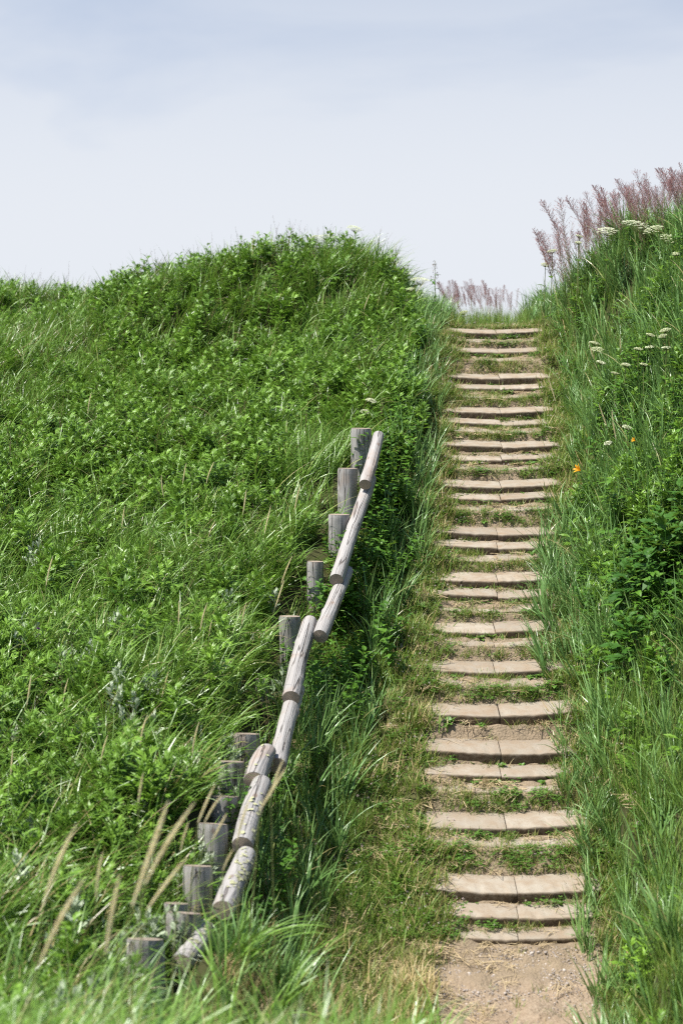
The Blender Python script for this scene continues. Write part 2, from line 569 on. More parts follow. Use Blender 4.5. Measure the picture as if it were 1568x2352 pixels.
def empty(name, loc):
    o = bpy.data.objects.new(name, None)
    o.empty_display_size = .1
    o.location = loc
    COL.objects.link(o)
    return o


U = random.uniform


def blade(m, base, az, L, w, a0, a1, seg=5, t0=.3, t1=.7, mi=0, twist=0., fold=.0, power=1.4):
    d = Vector((math.cos(az), math.sin(az), 0))
    s = Vector((-math.sin(az), math.cos(az), 0))
    p = Vector(base)
    rows, tones = [], []
    for i in range(seg + 1):
        t = i / seg
        a = a0 + (a1 - a0) * t ** power
        dirv = d * math.sin(a) + Vector((0, 0, math.cos(a)))
        nrm = d * math.cos(a) - Vector((0, 0, math.sin(a)))
        tw = twist * t
        side = s * math.cos(tw) + nrm * math.sin(tw)
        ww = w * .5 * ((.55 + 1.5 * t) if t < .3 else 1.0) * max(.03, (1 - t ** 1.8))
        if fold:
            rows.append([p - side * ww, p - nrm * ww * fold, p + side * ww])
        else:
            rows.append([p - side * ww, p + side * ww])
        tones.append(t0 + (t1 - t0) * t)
        p = p + dirv * (L / seg)
    m.quad_strip(rows, tones, mi)


def ovate(m, base, az, el, L, W, droop=.6, tone=.5, mi=0, seg=5, fold=.25):
    d = Vector((math.cos(az), math.sin(az), 0)); s = Vector((-math.sin(az), math.cos(az), 0)); z = Vector((0, 0, 1))
    p = Vector(base); rows, tones = [], []
    for i in range(seg + 1):
        t = i / seg
        e = el - droop * t
        dirv = d * math.cos(e) + z * math.sin(e); nrm = z * math.cos(e) - d * math.sin(e)
        w = W * .5 * (math.sin(math.pi * min(1, t * .93 + .07) ** .75) ** .9 if t < 1 else .02)
        rows.append([p - s * w + nrm * w * fold, p, p + s * w + nrm * w * fold]); tones.append(tone)
        p = p + dirv * (L / seg)
    m.quad_strip(rows, tones, mi)


def lobed(m, base, az, el, L, droop=.5, tone=.5, mi=0, pairs=2, lw=.16):
    """A deeply cut leaf: a narrow midrib blade and pointed side lobes."""
    d = Vector((math.cos(az), math.sin(az), 0)); s = Vector((-math.sin(az), math.cos(az), 0)); z = Vector((0, 0, 1))

    def pt(t):
        e = el - droop * t * .5
        return Vector(base) + (d * math.cos(e) + z * math.sin(e)) * (L * t)
    e = el - droop * .5
    nrm = z * math.cos(e) - d * math.sin(e)

    def lobe(p0, dirv, ll, ww):
        sd = (dirv.cross(nrm) + nrm * U(-.55, .55)).normalized()
        q = p0 + dirv * ll * .5 + nrm * ll * .03
        tip = p0 + dirv * ll - nrm * ll * .08
        m.poly([p0 + sd * ww * .18, q + sd * ww, tip, q - sd * ww, p0 - sd * ww * .18], tone + U(-.07, .07), mi)
    ax = (pt(1) - pt(0)).normalized()
    lobe(pt(.30), ax, L * .70, L * lw * .55)
    m.poly([pt(0) - s * L * .02, pt(.5) - s * L * .045, pt(.5) + s * L * .045, pt(0) + s * L * .02], tone, mi)
    for k in range(pairs):
        t = .22 + .22 * k / max(1, pairs - 1) if pairs > 1 else .4
        for sg in (-1, 1):
            a = R(U(20, 36)) * sg
            lobe(pt(t), (ax * math.cos(a) + s * math.sin(a)).normalized(), L * U(.46, .66) * (1 - .12 * k), L * lw * .44)


PROTO = {}


def proto(coll, meshes):
    c = bpy.data.collections.new(coll)
    for i, me in enumerate(meshes):
        o = bpy.data.objects.new('%s_form_%02d' % (coll, i), me)
        c.objects.link(o)
    PROTO[coll] = (c, len(meshes))


def mk_mugwort(scale, mat, nl=14, up=0.06, lw=.138, extra=0):
    m = MB()
    nshoot = random.choice((2, 3, 3))
    for q in range(nshoot):
        az0 = U(0, 6.28); r = U(.01, .09)
        b = Vector((math.cos(az0) * r, math.sin(az0) * r, 0))
        h = U(.30, .52) * scale
        lean = Vector((math.cos(az0) * U(0, .18), math.sin(az0) * U(0, .18), 0))
        top = b + Vector((0, 0, h)) + lean * h
        m.tube([b, (b + top) / 2 + Vector((U(-.01, .01), U(-.01, .01), 0)), top], [.004, .003, .0015], 4, .25)
        a = U(0, 6.28); tone_s = U(.1, .5)
        for i in range(nl):
            t = .25 + .75 * (i / (nl - 1)) ** .8
            a += 2.4 + U(-.3, .3)
            L = (.185 - .09 * max(0, (t - .55) / .45)) * scale * U(.8, 1.15)
            el = R(14 + 56 * max(0, (t - .55) / .45) + U(-12, 14)) + up
            lobed(m, b + (top - b) * t, a, el, L, U(.4, .9), min(.8, tone_s + (.25 if t > .85 else 0) + U(-.12, .14)), 0, 2, lw * U(.85, 1.25))
    return m.mesh('mugwort', [mat])


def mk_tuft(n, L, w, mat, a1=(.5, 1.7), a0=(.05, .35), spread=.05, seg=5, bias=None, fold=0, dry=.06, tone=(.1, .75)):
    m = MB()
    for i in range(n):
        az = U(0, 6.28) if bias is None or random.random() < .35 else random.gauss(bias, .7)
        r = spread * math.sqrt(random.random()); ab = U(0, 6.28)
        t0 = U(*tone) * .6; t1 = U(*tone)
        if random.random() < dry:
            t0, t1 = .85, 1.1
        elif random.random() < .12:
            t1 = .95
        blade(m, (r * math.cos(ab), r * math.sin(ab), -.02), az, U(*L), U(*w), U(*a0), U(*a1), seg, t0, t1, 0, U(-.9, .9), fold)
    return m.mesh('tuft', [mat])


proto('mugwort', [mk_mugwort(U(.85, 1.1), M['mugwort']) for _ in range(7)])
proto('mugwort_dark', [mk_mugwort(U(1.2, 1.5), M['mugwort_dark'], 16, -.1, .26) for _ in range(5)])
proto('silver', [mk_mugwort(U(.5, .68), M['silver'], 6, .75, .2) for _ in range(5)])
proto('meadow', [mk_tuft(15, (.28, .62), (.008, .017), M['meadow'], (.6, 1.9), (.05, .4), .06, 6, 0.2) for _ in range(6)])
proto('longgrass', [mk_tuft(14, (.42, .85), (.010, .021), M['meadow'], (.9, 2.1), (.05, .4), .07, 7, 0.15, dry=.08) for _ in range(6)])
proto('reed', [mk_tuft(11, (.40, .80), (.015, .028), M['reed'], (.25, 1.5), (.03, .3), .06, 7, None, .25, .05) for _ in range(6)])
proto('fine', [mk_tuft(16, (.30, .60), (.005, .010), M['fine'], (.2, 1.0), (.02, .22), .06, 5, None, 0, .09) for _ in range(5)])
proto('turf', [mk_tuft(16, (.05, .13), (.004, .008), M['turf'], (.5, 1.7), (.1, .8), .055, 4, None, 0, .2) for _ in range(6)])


def mk_herb(scale, n, mat):
    m = MB()
    for q in range(3):
        az0 = U(0, 6.28); r = U(.02, .1)
        b = Vector((math.cos(az0) * r, math.sin(az0) * r, 0)); h = U(.25, .55) * scale
        top = b + Vector((math.cos(az0) * .1 * h, math.sin(az0) * .1 * h, h))
        m.tube([b, top], [.004, .002], 4, .3)
        a = U(0, 6.28); ts = U(.15, .6)
        for i in range(n):
            t = .3 + .7 * i / (n - 1); a += 2.4 + U(-.3, .3)
            L = U(.07, .12) * scale * (1.1 - .35 * t)
            ovate(m, b + (top - b) * t, a, R(U(0, 45)), L, L * U(.38, .55), U(.5, 1.1), min(.8, ts + U(-.15, .2)))
    return m.mesh('herb', [mat])


proto('herb', [mk_herb(U(.9, 1.2), 12, M['broad']) for _ in range(6)])


def mk_weed(mat):
    m = MB()
    for i in range(random.randint(7, 11)):
        L = U(.05, .10)
        ovate(m, (0, 0, .01), U(0, 6.28), R(U(10, 60)), L, L * U(.5, .7), U(.6, 1.2), U(.2, .75), 0, 4, .2)
    return m.mesh('weed', [mat])


def mk_clover(bloom):
    m = MB()
    for i in range(20):
        r = .08 * math.sqrt(random.random()); a = U(0, 6.28); h = U(.02, .06)
        c = Vector((r * math.cos(a), r * math.sin(a), h))
        a0 = U(0, 6.28); t = U(.15, .75)
        for k in range(3):
            d = Vector((math.cos(a0 + k * 2.094), math.sin(a0 + k * 2.094), U(-.2, .3))); s = Vector((-d.y, d.x, 0)); l = U(.012, .019)
            m.poly([c, c + d * l * .6 - s * l * .5, c + d * l, c + d * l * .6 + s * l * .5], t, 0)
    for i in range(bloom):
        r = .08 * math.sqrt(random.random()); a = U(0, 6.28); h = U(.06, .10)
        c = Vector((r * math.cos(a), r * math.sin(a), h))
        m.tube([c - Vector((0, 0, h)), c], [.001, .001], 3, .4, 0)
        for k in range(26):
            d = Vector((random.gauss(0, 1), random.gauss(0, 1), random.gauss(.2, 1))).normalized()
            s = d.orthogonal().normalized() * .0024
            m.poly([c + d * .004 - s, c + d * .004 + s, c + d * U(.008, .011)], U(.1, 1), 1)
    return m.mesh('clover', [M['clover'], M['pinkish']])


def mk_straw():
    m = MB()
    for i in range(16):
        a = U(0, 6.28); L = U(.05, .28); r = .1 * math.sqrt(random.random()); b = U(0, 6.28)
        c = Vector((r * math.cos(b), r * math.sin(b), U(.006, .03)))
        d = Vector((math.cos(a), math.sin(a), U(-.08, .10))) * L * .5
        s = Vector((-math.sin(a), math.cos(a), U(-.5, .5))) * U(.0012, .003)
        k = Vector((U(-.02, .02), U(-.02, .02), U(0, .012)))
        t = U(.1, .95)
        m.quad_strip([[c - d - s, c - d + s], [c + k - s, c + k + s], [c + d - s, c + d + s]], [t, t, t])
    return m.mesh('straw', [M['straw']])


def mk_wisp():
    """dry thin flowering stems that stand above the sward"""
    m = MB()
    for i in range(4):
        az = random.gauss(.2, .6); h = U(.45, .85)
        b = Vector((U(-.05, .05), U(-.05, .05), 0))
        pts = [b + Vector((math.cos(az) * .22 * h * t * t, math.sin(az) * .22 * h * t * t, h * t)) for t in (0, .35, .7, 1)]
        m.tube(pts, [.0016, .0014, .001, .0006], 3, U(.2, .8))
        for k in range(16):
            t = U(.68, 1.0)
            p = pts[2] + (pts[3] - pts[2]) * ((t - .68) / .32)
            d = Vector((math.cos(az) * U(-.1, .6) + U(-.4, .4), U(-.4, .4), U(.2, .8))).normalized() * U(.012, .035)
            s = Vector((U(-1, 1), U(-1, 1), U(-1, 1))).normalized() * .0015
            m.poly([p, p + d * .6 + s, p + d, p + d * .6 - s], U(.3, 1))
    return m.mesh('wisp', [M['dry_stem']])


def mk_pebble():
    m = MB()
    n = 7; k = [U(.75, 1.2) for _ in range(n)]
    sx, sy, sz = U(.8, 1.2), U(.7, 1.1), U(.45, .75)
    rows = []
    for i in range(5):
        th = math.pi * (i + .3) / 4.6
        rows.append([Vector((math.cos(6.283 * j / n) * math.sin(th) * k[j] * sx, math.sin(6.283 * j / n) * math.sin(th) * k[j] * sy, -math.cos(th) * sz)) for j in range(n)])
    m.quad_strip(rows, [.5] * 5, 0, True); m.poly(rows[-1], .5); m.poly(rows[0][::-1], .5)
    return m.mesh('pebble', [M['gravel']], True)


proto('weed', [mk_weed(M['clover']) for _ in range(5)])
proto('clover', [mk_clover(0), mk_clover(0), mk_clover(1), mk_clover(0), mk_clover(2)])
proto('straw', [mk_straw() for _ in range(6)])
proto('wisp', [mk_wisp() for _ in range(6)])
proto('pebble', [mk_pebble() for _ in range(5)])


# ------------------------------------------------------------------ scattering of uncountable ground cover
def scatter(name, layers, label):
    """One object: points of several plant forms, instanced by geometry nodes. layers: (proto, x, y, z, scale, tilt_dir, tilt, tint)"""
    root = None
    vs, rot, scl, pick, tint = [], [], [], [], []
    coll = bpy.data.collections.new(name + '_forms')
    off = 0; order = []
    for li, (pname, x, y, z, sc, td, ti, tn) in enumerate(layers):
        c, n = PROTO[pname]
        for o in c.objects:
            o2 = o.copy(); o2.name = '%s_form_%02d' % (name, off + len(order) * 0); coll.objects.link(o2)
            o2.name = '%s_%03d' % (name, off); off += 1
        base = off - n
        m = len(x)
        th = rng.uniform(0, 2 * np.pi, m) if pname not in ('meadow', 'longgrass') else rng.normal(0, .95, m)
        ct, st = np.cos(th), np.sin(th)
        ax, ay = -np.sin(td), np.cos(td)
        c1, s1 = np.cos(ti), np.sin(ti)
        # Rodrigues about the horizontal axis (ax, ay, 0)
        Rm = np.zeros((m, 3, 3))
        Rm[:, 0, 0] = c1 + ax * ax * (1 - c1); Rm[:, 0, 1] = ax * ay * (1 - c1); Rm[:, 0, 2] = ay * s1
        Rm[:, 1, 0] = ax * ay * (1 - c1); Rm[:, 1, 1] = c1 + ay * ay * (1 - c1); Rm[:, 1, 2] = -ax * s1
        Rm[:, 2, 0] = -ay * s1; Rm[:, 2, 1] = ax * s1; Rm[:, 2, 2] = c1
        Rz = np.zeros((m, 3, 3)); Rz[:, 0, 0] = ct; Rz[:, 0, 1] = -st; Rz[:, 1, 0] = st; Rz[:, 1, 1] = ct; Rz[:, 2, 2] = 1
        Q = Rm @ Rz
        e = np.stack([np.arctan2(Q[:, 2, 1], Q[:, 2, 2]), -np.arcsin(np.clip(Q[:, 2, 0], -1, 1)), np.arctan2(Q[:, 1, 0], Q[:, 0, 0])], 1)
        vs.append(np.stack([x, y, z], 1)); rot.append(e); scl.append(sc); pick.append(base + rng.integers(0, n, m)); tint.append(tn)
    vs = np.concatenate(vs); rot = np.concatenate(rot); scl = np.concatenate(scl); pick = np.concatenate(pick); tint = np.concatenate(tint)
    me = bpy.data.meshes.new(name)
    me.vertices.add(len(vs))
    me.vertices.foreach_set('co', vs.astype(np.float32).ravel())
    for nm, typ, arr, key in (('rot', 'FLOAT_VECTOR', rot, 'vector'), ('scl', 'FLOAT', scl, 'value'), ('pick', 'INT', pick, 'value'), ('tint', 'FLOAT', tint, 'value')):
        a = me.attributes.new(nm, typ, 'POINT')
        a.data.foreach_set(key, arr.astype(np.int32 if typ == 'INT' else np.float32).ravel())
    me.update()
    ob = bpy.data.objects.new(name, me)
    COL.objects.link(ob)
    tag(ob, label, None, None, 'stuff')
    ng = bpy.data.node_groups.new(name + '_nodes', 'GeometryNodeTree')
    ng.interface.new_socket('Geometry', in_out='INPUT', socket_type='NodeSocketGeometry')
    ng.interface.new_socket('Geometry', in_out='OUTPUT', socket_type='NodeSocketGeometry')
    gi, go = ng.nodes.new('NodeGroupInput'), ng.nodes.new('NodeGroupOutput')
    ci = ng.nodes.new('GeometryNodeCollectionInfo')
    ci.inputs['Collection'].default_value = coll
    ci.inputs['Separate Children'].default_value = True
    ci.inputs['Reset Children'].default_value = True
    ip = ng.nodes.new('GeometryNodeInstanceOnPoints')
    ip.inputs['Pick Instance'].default_value = True

    def named(nm, dt):
        n = ng.nodes.new('GeometryNodeInputNamedAttribute'); n.data_type = dt; n.inputs['Name'].default_value = nm
        return n.outputs['Attribute']
    er = ng.nodes.new('FunctionNodeEulerToRotation')
    ng.links.new(named('rot', 'FLOAT_VECTOR'), er.inputs[0])
    ng.links.new(gi.outputs[0], ip.inputs['Points'])
    ng.links.new(ci.outputs[0], ip.inputs['Instance'])
    ng.links.new(named('pick', 'INT'), ip.inputs['Instance Index'])
    ng.links.new(er.outputs[0], ip.inputs['Rotation'])
    ng.links.new(named('scl', 'FLOAT'), ip.inputs['Scale'])
    ng.links.new(ip.outputs[0], go.inputs[0])
    md = ob.modifiers.new('cover', 'NODES'); md.node_group = ng
    print(name, len(vs))
    return ob


X0, X1, Y0, Y1 = -7.8, 7.4, 5.2, 29.0


def sow(density, mask, h=.4, xr=(X0, X1), yr=(Y0, Y1), margin=760, zoff=-.01):
    """Random spots with a density per square metre, where the mask allows, kept when near the view."""
    area = (xr[1] - xr[0]) * (yr[1] - yr[0])
    n = int(density * area)
    x = rng.uniform(*xr, n); y = rng.uniform(*yr, n)
    z = ground(x, y)
    px, py = project(x, y, z + h * .5)
    keep = (px > -margin) & (px < 1568 + margin) & (py < 2352 + 420) & (py > 200)
    x, y, z = x[keep], y[keep], z[keep]
    k = rng.random(len(x)) < mask(x, y)
    return x[k], y[k], z[k] + zoff


def lay(pname, xyz, scale=(.8, 1.2), tilt=(0, .2), wind=0., tint=None, dirv=None):
    x, y, z = xyz
    m = len(x)
    td = rng.uniform(0, 2 * np.pi, m)
    ti = rng.uniform(*tilt, m)
    # add a wind lean toward +x
    vx = np.cos(td) * ti + wind; vy = np.sin(td) * ti
    if dirv is not None:
        vx += dirv[0]; vy += dirv[1]
    tn = np.zeros(m) if tint is None else tint(x, y)
    return (pname, x, y, z, rng.uniform(*scale, m), np.arctan2(vy, vx), np.hypot(vx, vy), tn)


def S(x, y): return x - xc(y)
def DL(x, y): return x - xf(y)


def hill(x, y): return 1 - smooth(-.05, .12, DL(x, y))
def gully(x, y): return smooth(-.05, .12, DL(x, y)) * (1 - smooth(-1.1, -.85, S(x, y)))
def right(x, y): return smooth(.72, .95, S(x, y))


def patch(sc, seed, lo=.4, hi=.6): return lambda x, y: smooth(lo, hi, value_noise(x, y, sc, seed))


P1, P2, P3, P4 = patch(1.3, 11), patch(.8, 12), patch(1.0, 13), patch(.5, 14)
near = lambda y: 1 - smooth(10.2, 12.5, y)      # the long grass by the photographer
crest = lambda y: smooth(21, 24, y)


def dist_fence(x, y): return np.abs(DL(x, y))


# places right in front of the posts keep low plants only
def low_by_fence(x, y): return 1 - np.where(y < 11.3, .72, .93) * (1 - smooth(.15, .45, dist_fence(x, y))) * (y > 8.0) * (y < 18)


def dryness(x, y): return .16 * smooth(.55, .8, value_noise(x, y, .9, 31)) - .05


# mugwort over the slope
A1 = sow(42, lambda x, y: hill(x, y) * low_by_fence(x, y) * (1 - .9 * near(y)) * (.22 + .78 * P1(x, y)) * (1 - .6 * crest(y)))
A3 = sow(22, lambda x, y: hill(x, y) * low_by_fence(x, y) * near(y) * (.3 + .7 * P1(x, y)))
A2 = sow(60, lambda x, y: gully(x, y) * (y > 18.3) * (.6) + right(x, y) * (.12 + .5 * P3(x, y)) * np.where(y > 13.5, 1, .25))
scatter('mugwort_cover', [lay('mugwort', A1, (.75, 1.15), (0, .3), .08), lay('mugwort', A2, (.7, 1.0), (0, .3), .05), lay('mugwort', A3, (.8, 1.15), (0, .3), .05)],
        'dense mid green mugwort shoots covering the slope left of the fence')
B = sow(13, lambda x, y: hill(x, y) * (y > 8.0) * (y < 16.0) * (.15 + .85 * P2(x, y)) * (.2 + .8 * near(y - 2.5)), zoff=.10)
scatter('silver_mugwort', [lay('silver', B, (.8, 1.25), (0, .3), .1)], 'pale silvery mugwort tips showing among green grass low on the slope')
C5 = sow(22, lambda x, y: (DL(x, y) > -.42) * (DL(x, y) < -.08) * (y > 9.4) * (y < 17.2) * (.2 + .8 * P4(x, y)))
C4 = sow(32, lambda x, y: hill(x, y) * low_by_fence(x, y) * (1 - near(y)) * (.35 + .65 * P4(x, y)))
C1 = sow(62, lambda x, y: hill(x, y) * low_by_fence(x, y) * (1 - near(y)) * (.25 + .75 * (1 - P1(x, y)) + .2))
C2 = sow(75, lambda x, y: hill(x, y) * low_by_fence(x, y) * (1 - smooth(11.5, 14.5, y)))
C3 = sow(36, lambda x, y: low_by_fence(x, y) * (1 - .6 * smooth(7.8, 8.6, y)) * (1 - smooth(.55, .9, x + .12 * (y - 9))) * (1 - smooth(9.0, 10.6, y)), h=.6)
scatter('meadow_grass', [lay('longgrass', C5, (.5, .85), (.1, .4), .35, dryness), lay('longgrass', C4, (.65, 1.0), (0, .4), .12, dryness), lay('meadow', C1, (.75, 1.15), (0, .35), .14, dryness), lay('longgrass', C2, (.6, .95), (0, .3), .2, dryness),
                         lay('longgrass', C3, (.7, 1.05), (0, .3), .25, dryness)],
        'arching green meadow grass growing through the mugwort and over the near slope')
D1 = sow(10, lambda x, y: hill(x, y) * crest(y) * (.3 + .7 * P2(x, y)) + hill(x, y) * .30 * (y > 11))
scatter('dry_wisps', [lay('wisp', D1, (.6, 1.0), (0, .25), .15)], 'thin dry grey brown grass stems standing above the hill crest')

# the bank below the fence and the hollow on the far side: dark broad leaves
E1 = sow(60, lambda x, y: gully(x, y) * smooth(13.6, 15.2, y) * (1 - smooth(-.95, -.7, S(x, y))) * smooth(.02, .2, DL(x, y)))
hollow = lambda x, y: smooth(.95, 1.35, S(x, y)) * smooth(13.4, 14.4, y) * (1 - smooth(15.6, 16.8, y))
E2 = sow(25, lambda x, y: hollow(x, y) * (.35 + .65 * P2(x, y)))
E5 = sow(26, lambda x, y: right(x, y) * P2(x, y) * (y > 14.0))
E3 = sow(14, lambda x, y: gully(x, y) * (y > 10.5) * (y < 13.2) * (1 - smooth(.25, .6, DL(x, y))))
scatter('bank_herbs', [lay('herb', E1, (.7, 1.05), (0, .35)), lay('herb', E2, (.9, 1.25), (0, .35), -.1), lay('herb', E5, (.7, 1.0), (0, .35), -.1), lay('herb', E3, (.6, .9), (0, .35))],
        'dark green broad leaved herbs filling the bank below the log fence')
E4 = sow(7, lambda x, y: hollow(x, y) * (.3 + .7 * P3(x, y)))
scatter('dark_mugwort', [lay('mugwort_dark', E4, (.8, 1.15), (0, .3), -.1)], 'tall dark lobed herbs in the shaded hollow right of the stairs')

# glossy blue green grass along both edges of the stairs
F1 = sow(60, lambda x, y: gully(x, y) * smooth(-1.35, -1.0, S(x, y)) * (y > 15.0) * .7)
F1b = sow(60, lambda x, y: (np.abs(S(x, y) + .85) < .16) * (y > 16.5) * .8)
F2 = sow(115, lambda x, y: right(x, y) * (1 - .6 * hollow(x, y)) * (y > 13.8) * (.35 + .65 * P2(x, y)))
F9 = sow(26, lambda x, y: (x > -1.35) * (x < -.45) * (y > 8.7) * (y < 10.0) * .8, h=.4)
F8 = sow(9, lambda x, y: (1 - smooth(.4, .8, x + .12 * (y - 9))) * (1 - smooth(8.6, 9.6, y)), h=.6)
F7 = sow(70, lambda x, y: (S(x, y) > .48) * (S(x, y) < .9) * (y < 14.3) * .75)
F3 = sow(85, lambda x, y: right(x, y) * (y <= 13.8) * (.3 + .5 * P3(x, y)))
F6 = sow(70, lambda x, y: (S(x, y) > .40) * (S(x, y) < .85) * smooth(14.6, 15.2, y) * (1 - smooth(17.0, 17.8, y)) * .8)
F4 = sow(45, lambda x, y: gully(x, y) * (y < 15.0) * (1 - smooth(.5, .9, DL(x, y))) * (y > 9.8))
F5 = sow(60, lambda x, y: (y > 22.5) * (y < 25.5) * (S(x, y) > -1.2) * (S(x, y) < 1.0) * (np.abs(S(x, y)) > .5) * .6)
scatter('reed_grass', [lay('reed', F1, (.6, .95), (0, .25)), lay('reed', F1b, (.45, .8), (0, .3), .1), lay('reed', F2, (.6, 1.0), (0, .3), -.12), lay('reed', F9, (.35, .6), (.1, .5), .25), lay('reed', F8, (.6, 1.0), (.1, .5), .3), lay('reed', F7, (.4, .7), (.1, .45), -.2), lay('reed', F3, (.6, .95), (0, .3), -.12),
                       lay('reed', F4, (.5, .85), (0, .3), .1), lay('reed', F6, (.5, .85), (.1, .4), -.25), lay('reed', F5, (.45, .7), (0, .3))],
        'broad bladed blue green grass leaning over both edges of the stairs')
G1 = sow(110, lambda x, y: right(x, y) * (y < 14.6) * (.85 + .15 * P4(x, y)), h=.5)
G2 = sow(60, lambda x, y: right(x, y) * (y >= 14.6) * (1 - .5 * hollow(x, y)) * .9)
G3 = sow(110, lambda x, y: gully(x, y) * (y > 10.2) * np.maximum(smooth(-1.6, -.9, S(x, y)) * .45, (y < 15.2) * .65))
G4 = sow(70, lambda x, y: (y > 22.3) * (y < 26) * (S(x, y) > -1.2) * (S(x, y) < 1.0) * .8)
scatter('fine_grass', [lay('fine', G1, (.7, 1.1), (0, .25), -.08, dryness), lay('fine', G2, (.7, 1.05), (0, .3), -.1, dryness), lay('fine', G3, (.35, .7), (0, .3), .0, dryness),
                       lay('fine', G4, (.35, .7), (0, .3), 0, lambda x, y: .1 + 0 * x)],
        'tall fine upright grass on the near bank right of the stairs')


# ---- low turf, clover, weeds and straw of the trodden strip
def step_zone(x, y):
    """0 on a block or bare soil, 1 on the grown-over slopes between flights"""
    s = S(x, y); u = s / HALF
    yy = y - .045 * u * u
    k = np.clip(np.searchsorted(SY, yy) - 1, 0, NS - 1)
    behind = yy - SY[k] - np.array(SHOW)[k]
    nxt = np.minimum(k + 1, NS - 1)
    gap = np.where(k < NS - 1, SY[nxt] - yy, 9)
    plat = np.array([1.0 if (i + 1 < NS and STEPS[i + 1][0] == 's') else 0.0 for i in range(NS)])[k]
    return yy, k, behind, gap, plat


def turf_mask(x, y):
    s = np.abs(S(x, y))
    yy, k, behind, gap, plat = step_zone(x, y)
    ends = smooth(.44, .62, s + (value_noise(x, y, .22, 71) - .5) * .3)
    inside = (s < .66) & (y > 11.85) & (y < 22.3)
    grown = np.where(plat > 0, (behind > .03) * .9, (gap < .06) * (gap > .0) * .35 * value_noise(x, y, .3, 41) * 2)
    # landings below the low blocks stay bare in the trodden middle
    bare = (1 - smooth(.1, .45, s)) * smooth(.45, .6, value_noise(x, y, .5, 42))
    landing = (np.abs(y - 14.15) < .12)
    grown = np.maximum(grown, .75 * ends * (y < 22.3)) * (1 - .38 * bare) * np.where(landing, .25, 1)
    path = (s < .60 + .1 * (value_noise(x, y, .4, 44) - .5)) & (y <= 11.85)
    left = smooth(-1.75, -1.35, S(x, y)) * (S(x, y) < 0) * np.where(y < 15.5, 1, .7)
    left = np.maximum(left, (S(x, y) < 0) * (DL(x, y) > .35) * (y < 14.2))
    rightm = (S(x, y) > 0) * (1 - smooth(.95, 1.25, S(x, y)))
    out = np.maximum(left, rightm)
    return np.where(inside, grown, np.where(path, .012, out))


def turf_dry(x, y):
    yellow = (1 - smooth(11.2, 12.4, y)) * (S(x, y) < 0) * .42
    return yellow + .32 * smooth(.45, .75, value_noise(x, y, .35, 45)) + np.where(np.abs(S(x, y)) < .7, .10, 0)


H1 = sow(1300, lambda x, y: turf_mask(x, y) * np.where(np.abs(S(x, y)) < .66, 1.0, .62), h=.1, xr=(-1.0, 3.6), yr=(8.6, 22.6))
H3 = sow(260, lambda x, y: (np.abs(S(x, y)) < .68) * (y > 11.8) * (y < 22.4) * ((step_zone(x, y)[3] < .05) | (np.abs(step_zone(x, y)[2]) < .035)) * smooth(.46, .66, value_noise(x, y, .3, 48) + .22 * np.abs(S(x, y))), h=.1, xr=(.3, 2.9), yr=(11.8, 22.4))
H2 = sow(320, lambda x, y: (turf_mask(x, y) * (np.abs(S(x, y)) > .62) + (np.abs(S(x, y)) > .52) * (np.abs(S(x, y)) < .8) * (y > 11.9)) * (.2 + .8 * P4(x, y)), h=.1, xr=(-1.0, 3.6), yr=(9, 22.6))
scatter('short_turf', [lay('turf', H3, (.5, 1.3), (0, .5), 0, turf_dry), lay('turf', H1, (.5, 1.15), (0, .35), 0, turf_dry), lay('turf', H2, (1.2, 2.2), (0, .35), 0, turf_dry)],
        'short half dry turf on the slopes between the steps and beside the stairs')
I1 = sow(330, lambda x, y: turf_mask(x, y) * (y > 11.9) * (.25 + .75 * P4(x, y)), h=.1, xr=(-.6, 3.4), yr=(10.5, 22.4))
I2 = sow(150, lambda x, y: (np.abs(S(x, y)) < .6) * ((step_zone(x, y)[3] < .05) & (step_zone(x, y)[4] < .5)) * smooth(.5, .62, value_noise(x, y, .35, 47)), h=.1, xr=(.4, 2.8), yr=(11.9, 22.4))
I3 = sow(40, lambda x, y: turf_mask(x, y) * (y > 11.9) * smooth(.52, .6, value_noise(x, y, .4, 49)), h=.1, xr=(-.6, 3.4), yr=(10.5, 22.4))
scatter('clover', [lay('clover', I1, (.7, 1.1), (0, .25)), lay('weed', I2, (.45, .9), (0, .3)), lay('weed', I3, (.6, 1.2), (0, .3))],
        'low clover and rosette weeds creeping over the steps and turf')


def straw_mask(x, y):
    s = np.abs(S(x, y))
    yy, k, behind, gap, plat = step_zone(x, y)
    v = smooth(.42, .62, value_noise(x, y, .45, 51))
    ins = (s < .7) & (y > 11.8) & (y < 22.4)
    near_land = np.abs(y - 14.2) < .2
    a = np.where(behind > -.02, .8, .06 * (behind > -.2)) * (.25 + .75 * v) + near_land * .5
    b = ((S(x, y) > -1.5) & (S(x, y) < 1.0)) * .18 * v + ((S(x, y) < -.5) & (S(x, y) > -1.9) & (y < 14.5)) * .75 * v
    return np.maximum(np.where(ins, a, b), .22 * (s < .6) * (y < 11.9) * v) * (y > 9)


J1 = sow(140, straw_mask, h=.1, xr=(-.6, 3.2), yr=(9, 22.4), zoff=.004)
scatter('straw', [lay('straw', J1, (.35, .9), (0, .12))], 'loose pale straw lying on the soil and step blocks')
K1 = sow(2200, lambda x, y: (np.abs(S(x, y)) < .62) * (y < 11.85) * (.3 + .7 * P4(x, y)), h=.1, xr=(.2, 2.2), yr=(9, 11.9), zoff=0)
pk = lay('pebble', K1, (.003, .008), (0, .3))
pk = (*pk[:4], np.where(rng.random(len(K1[0])) < .04, pk[4] * 1.8, pk[4]), *pk[5:])
scatter('gravel', [pk], 'small grey and tan stones on the dirt path')

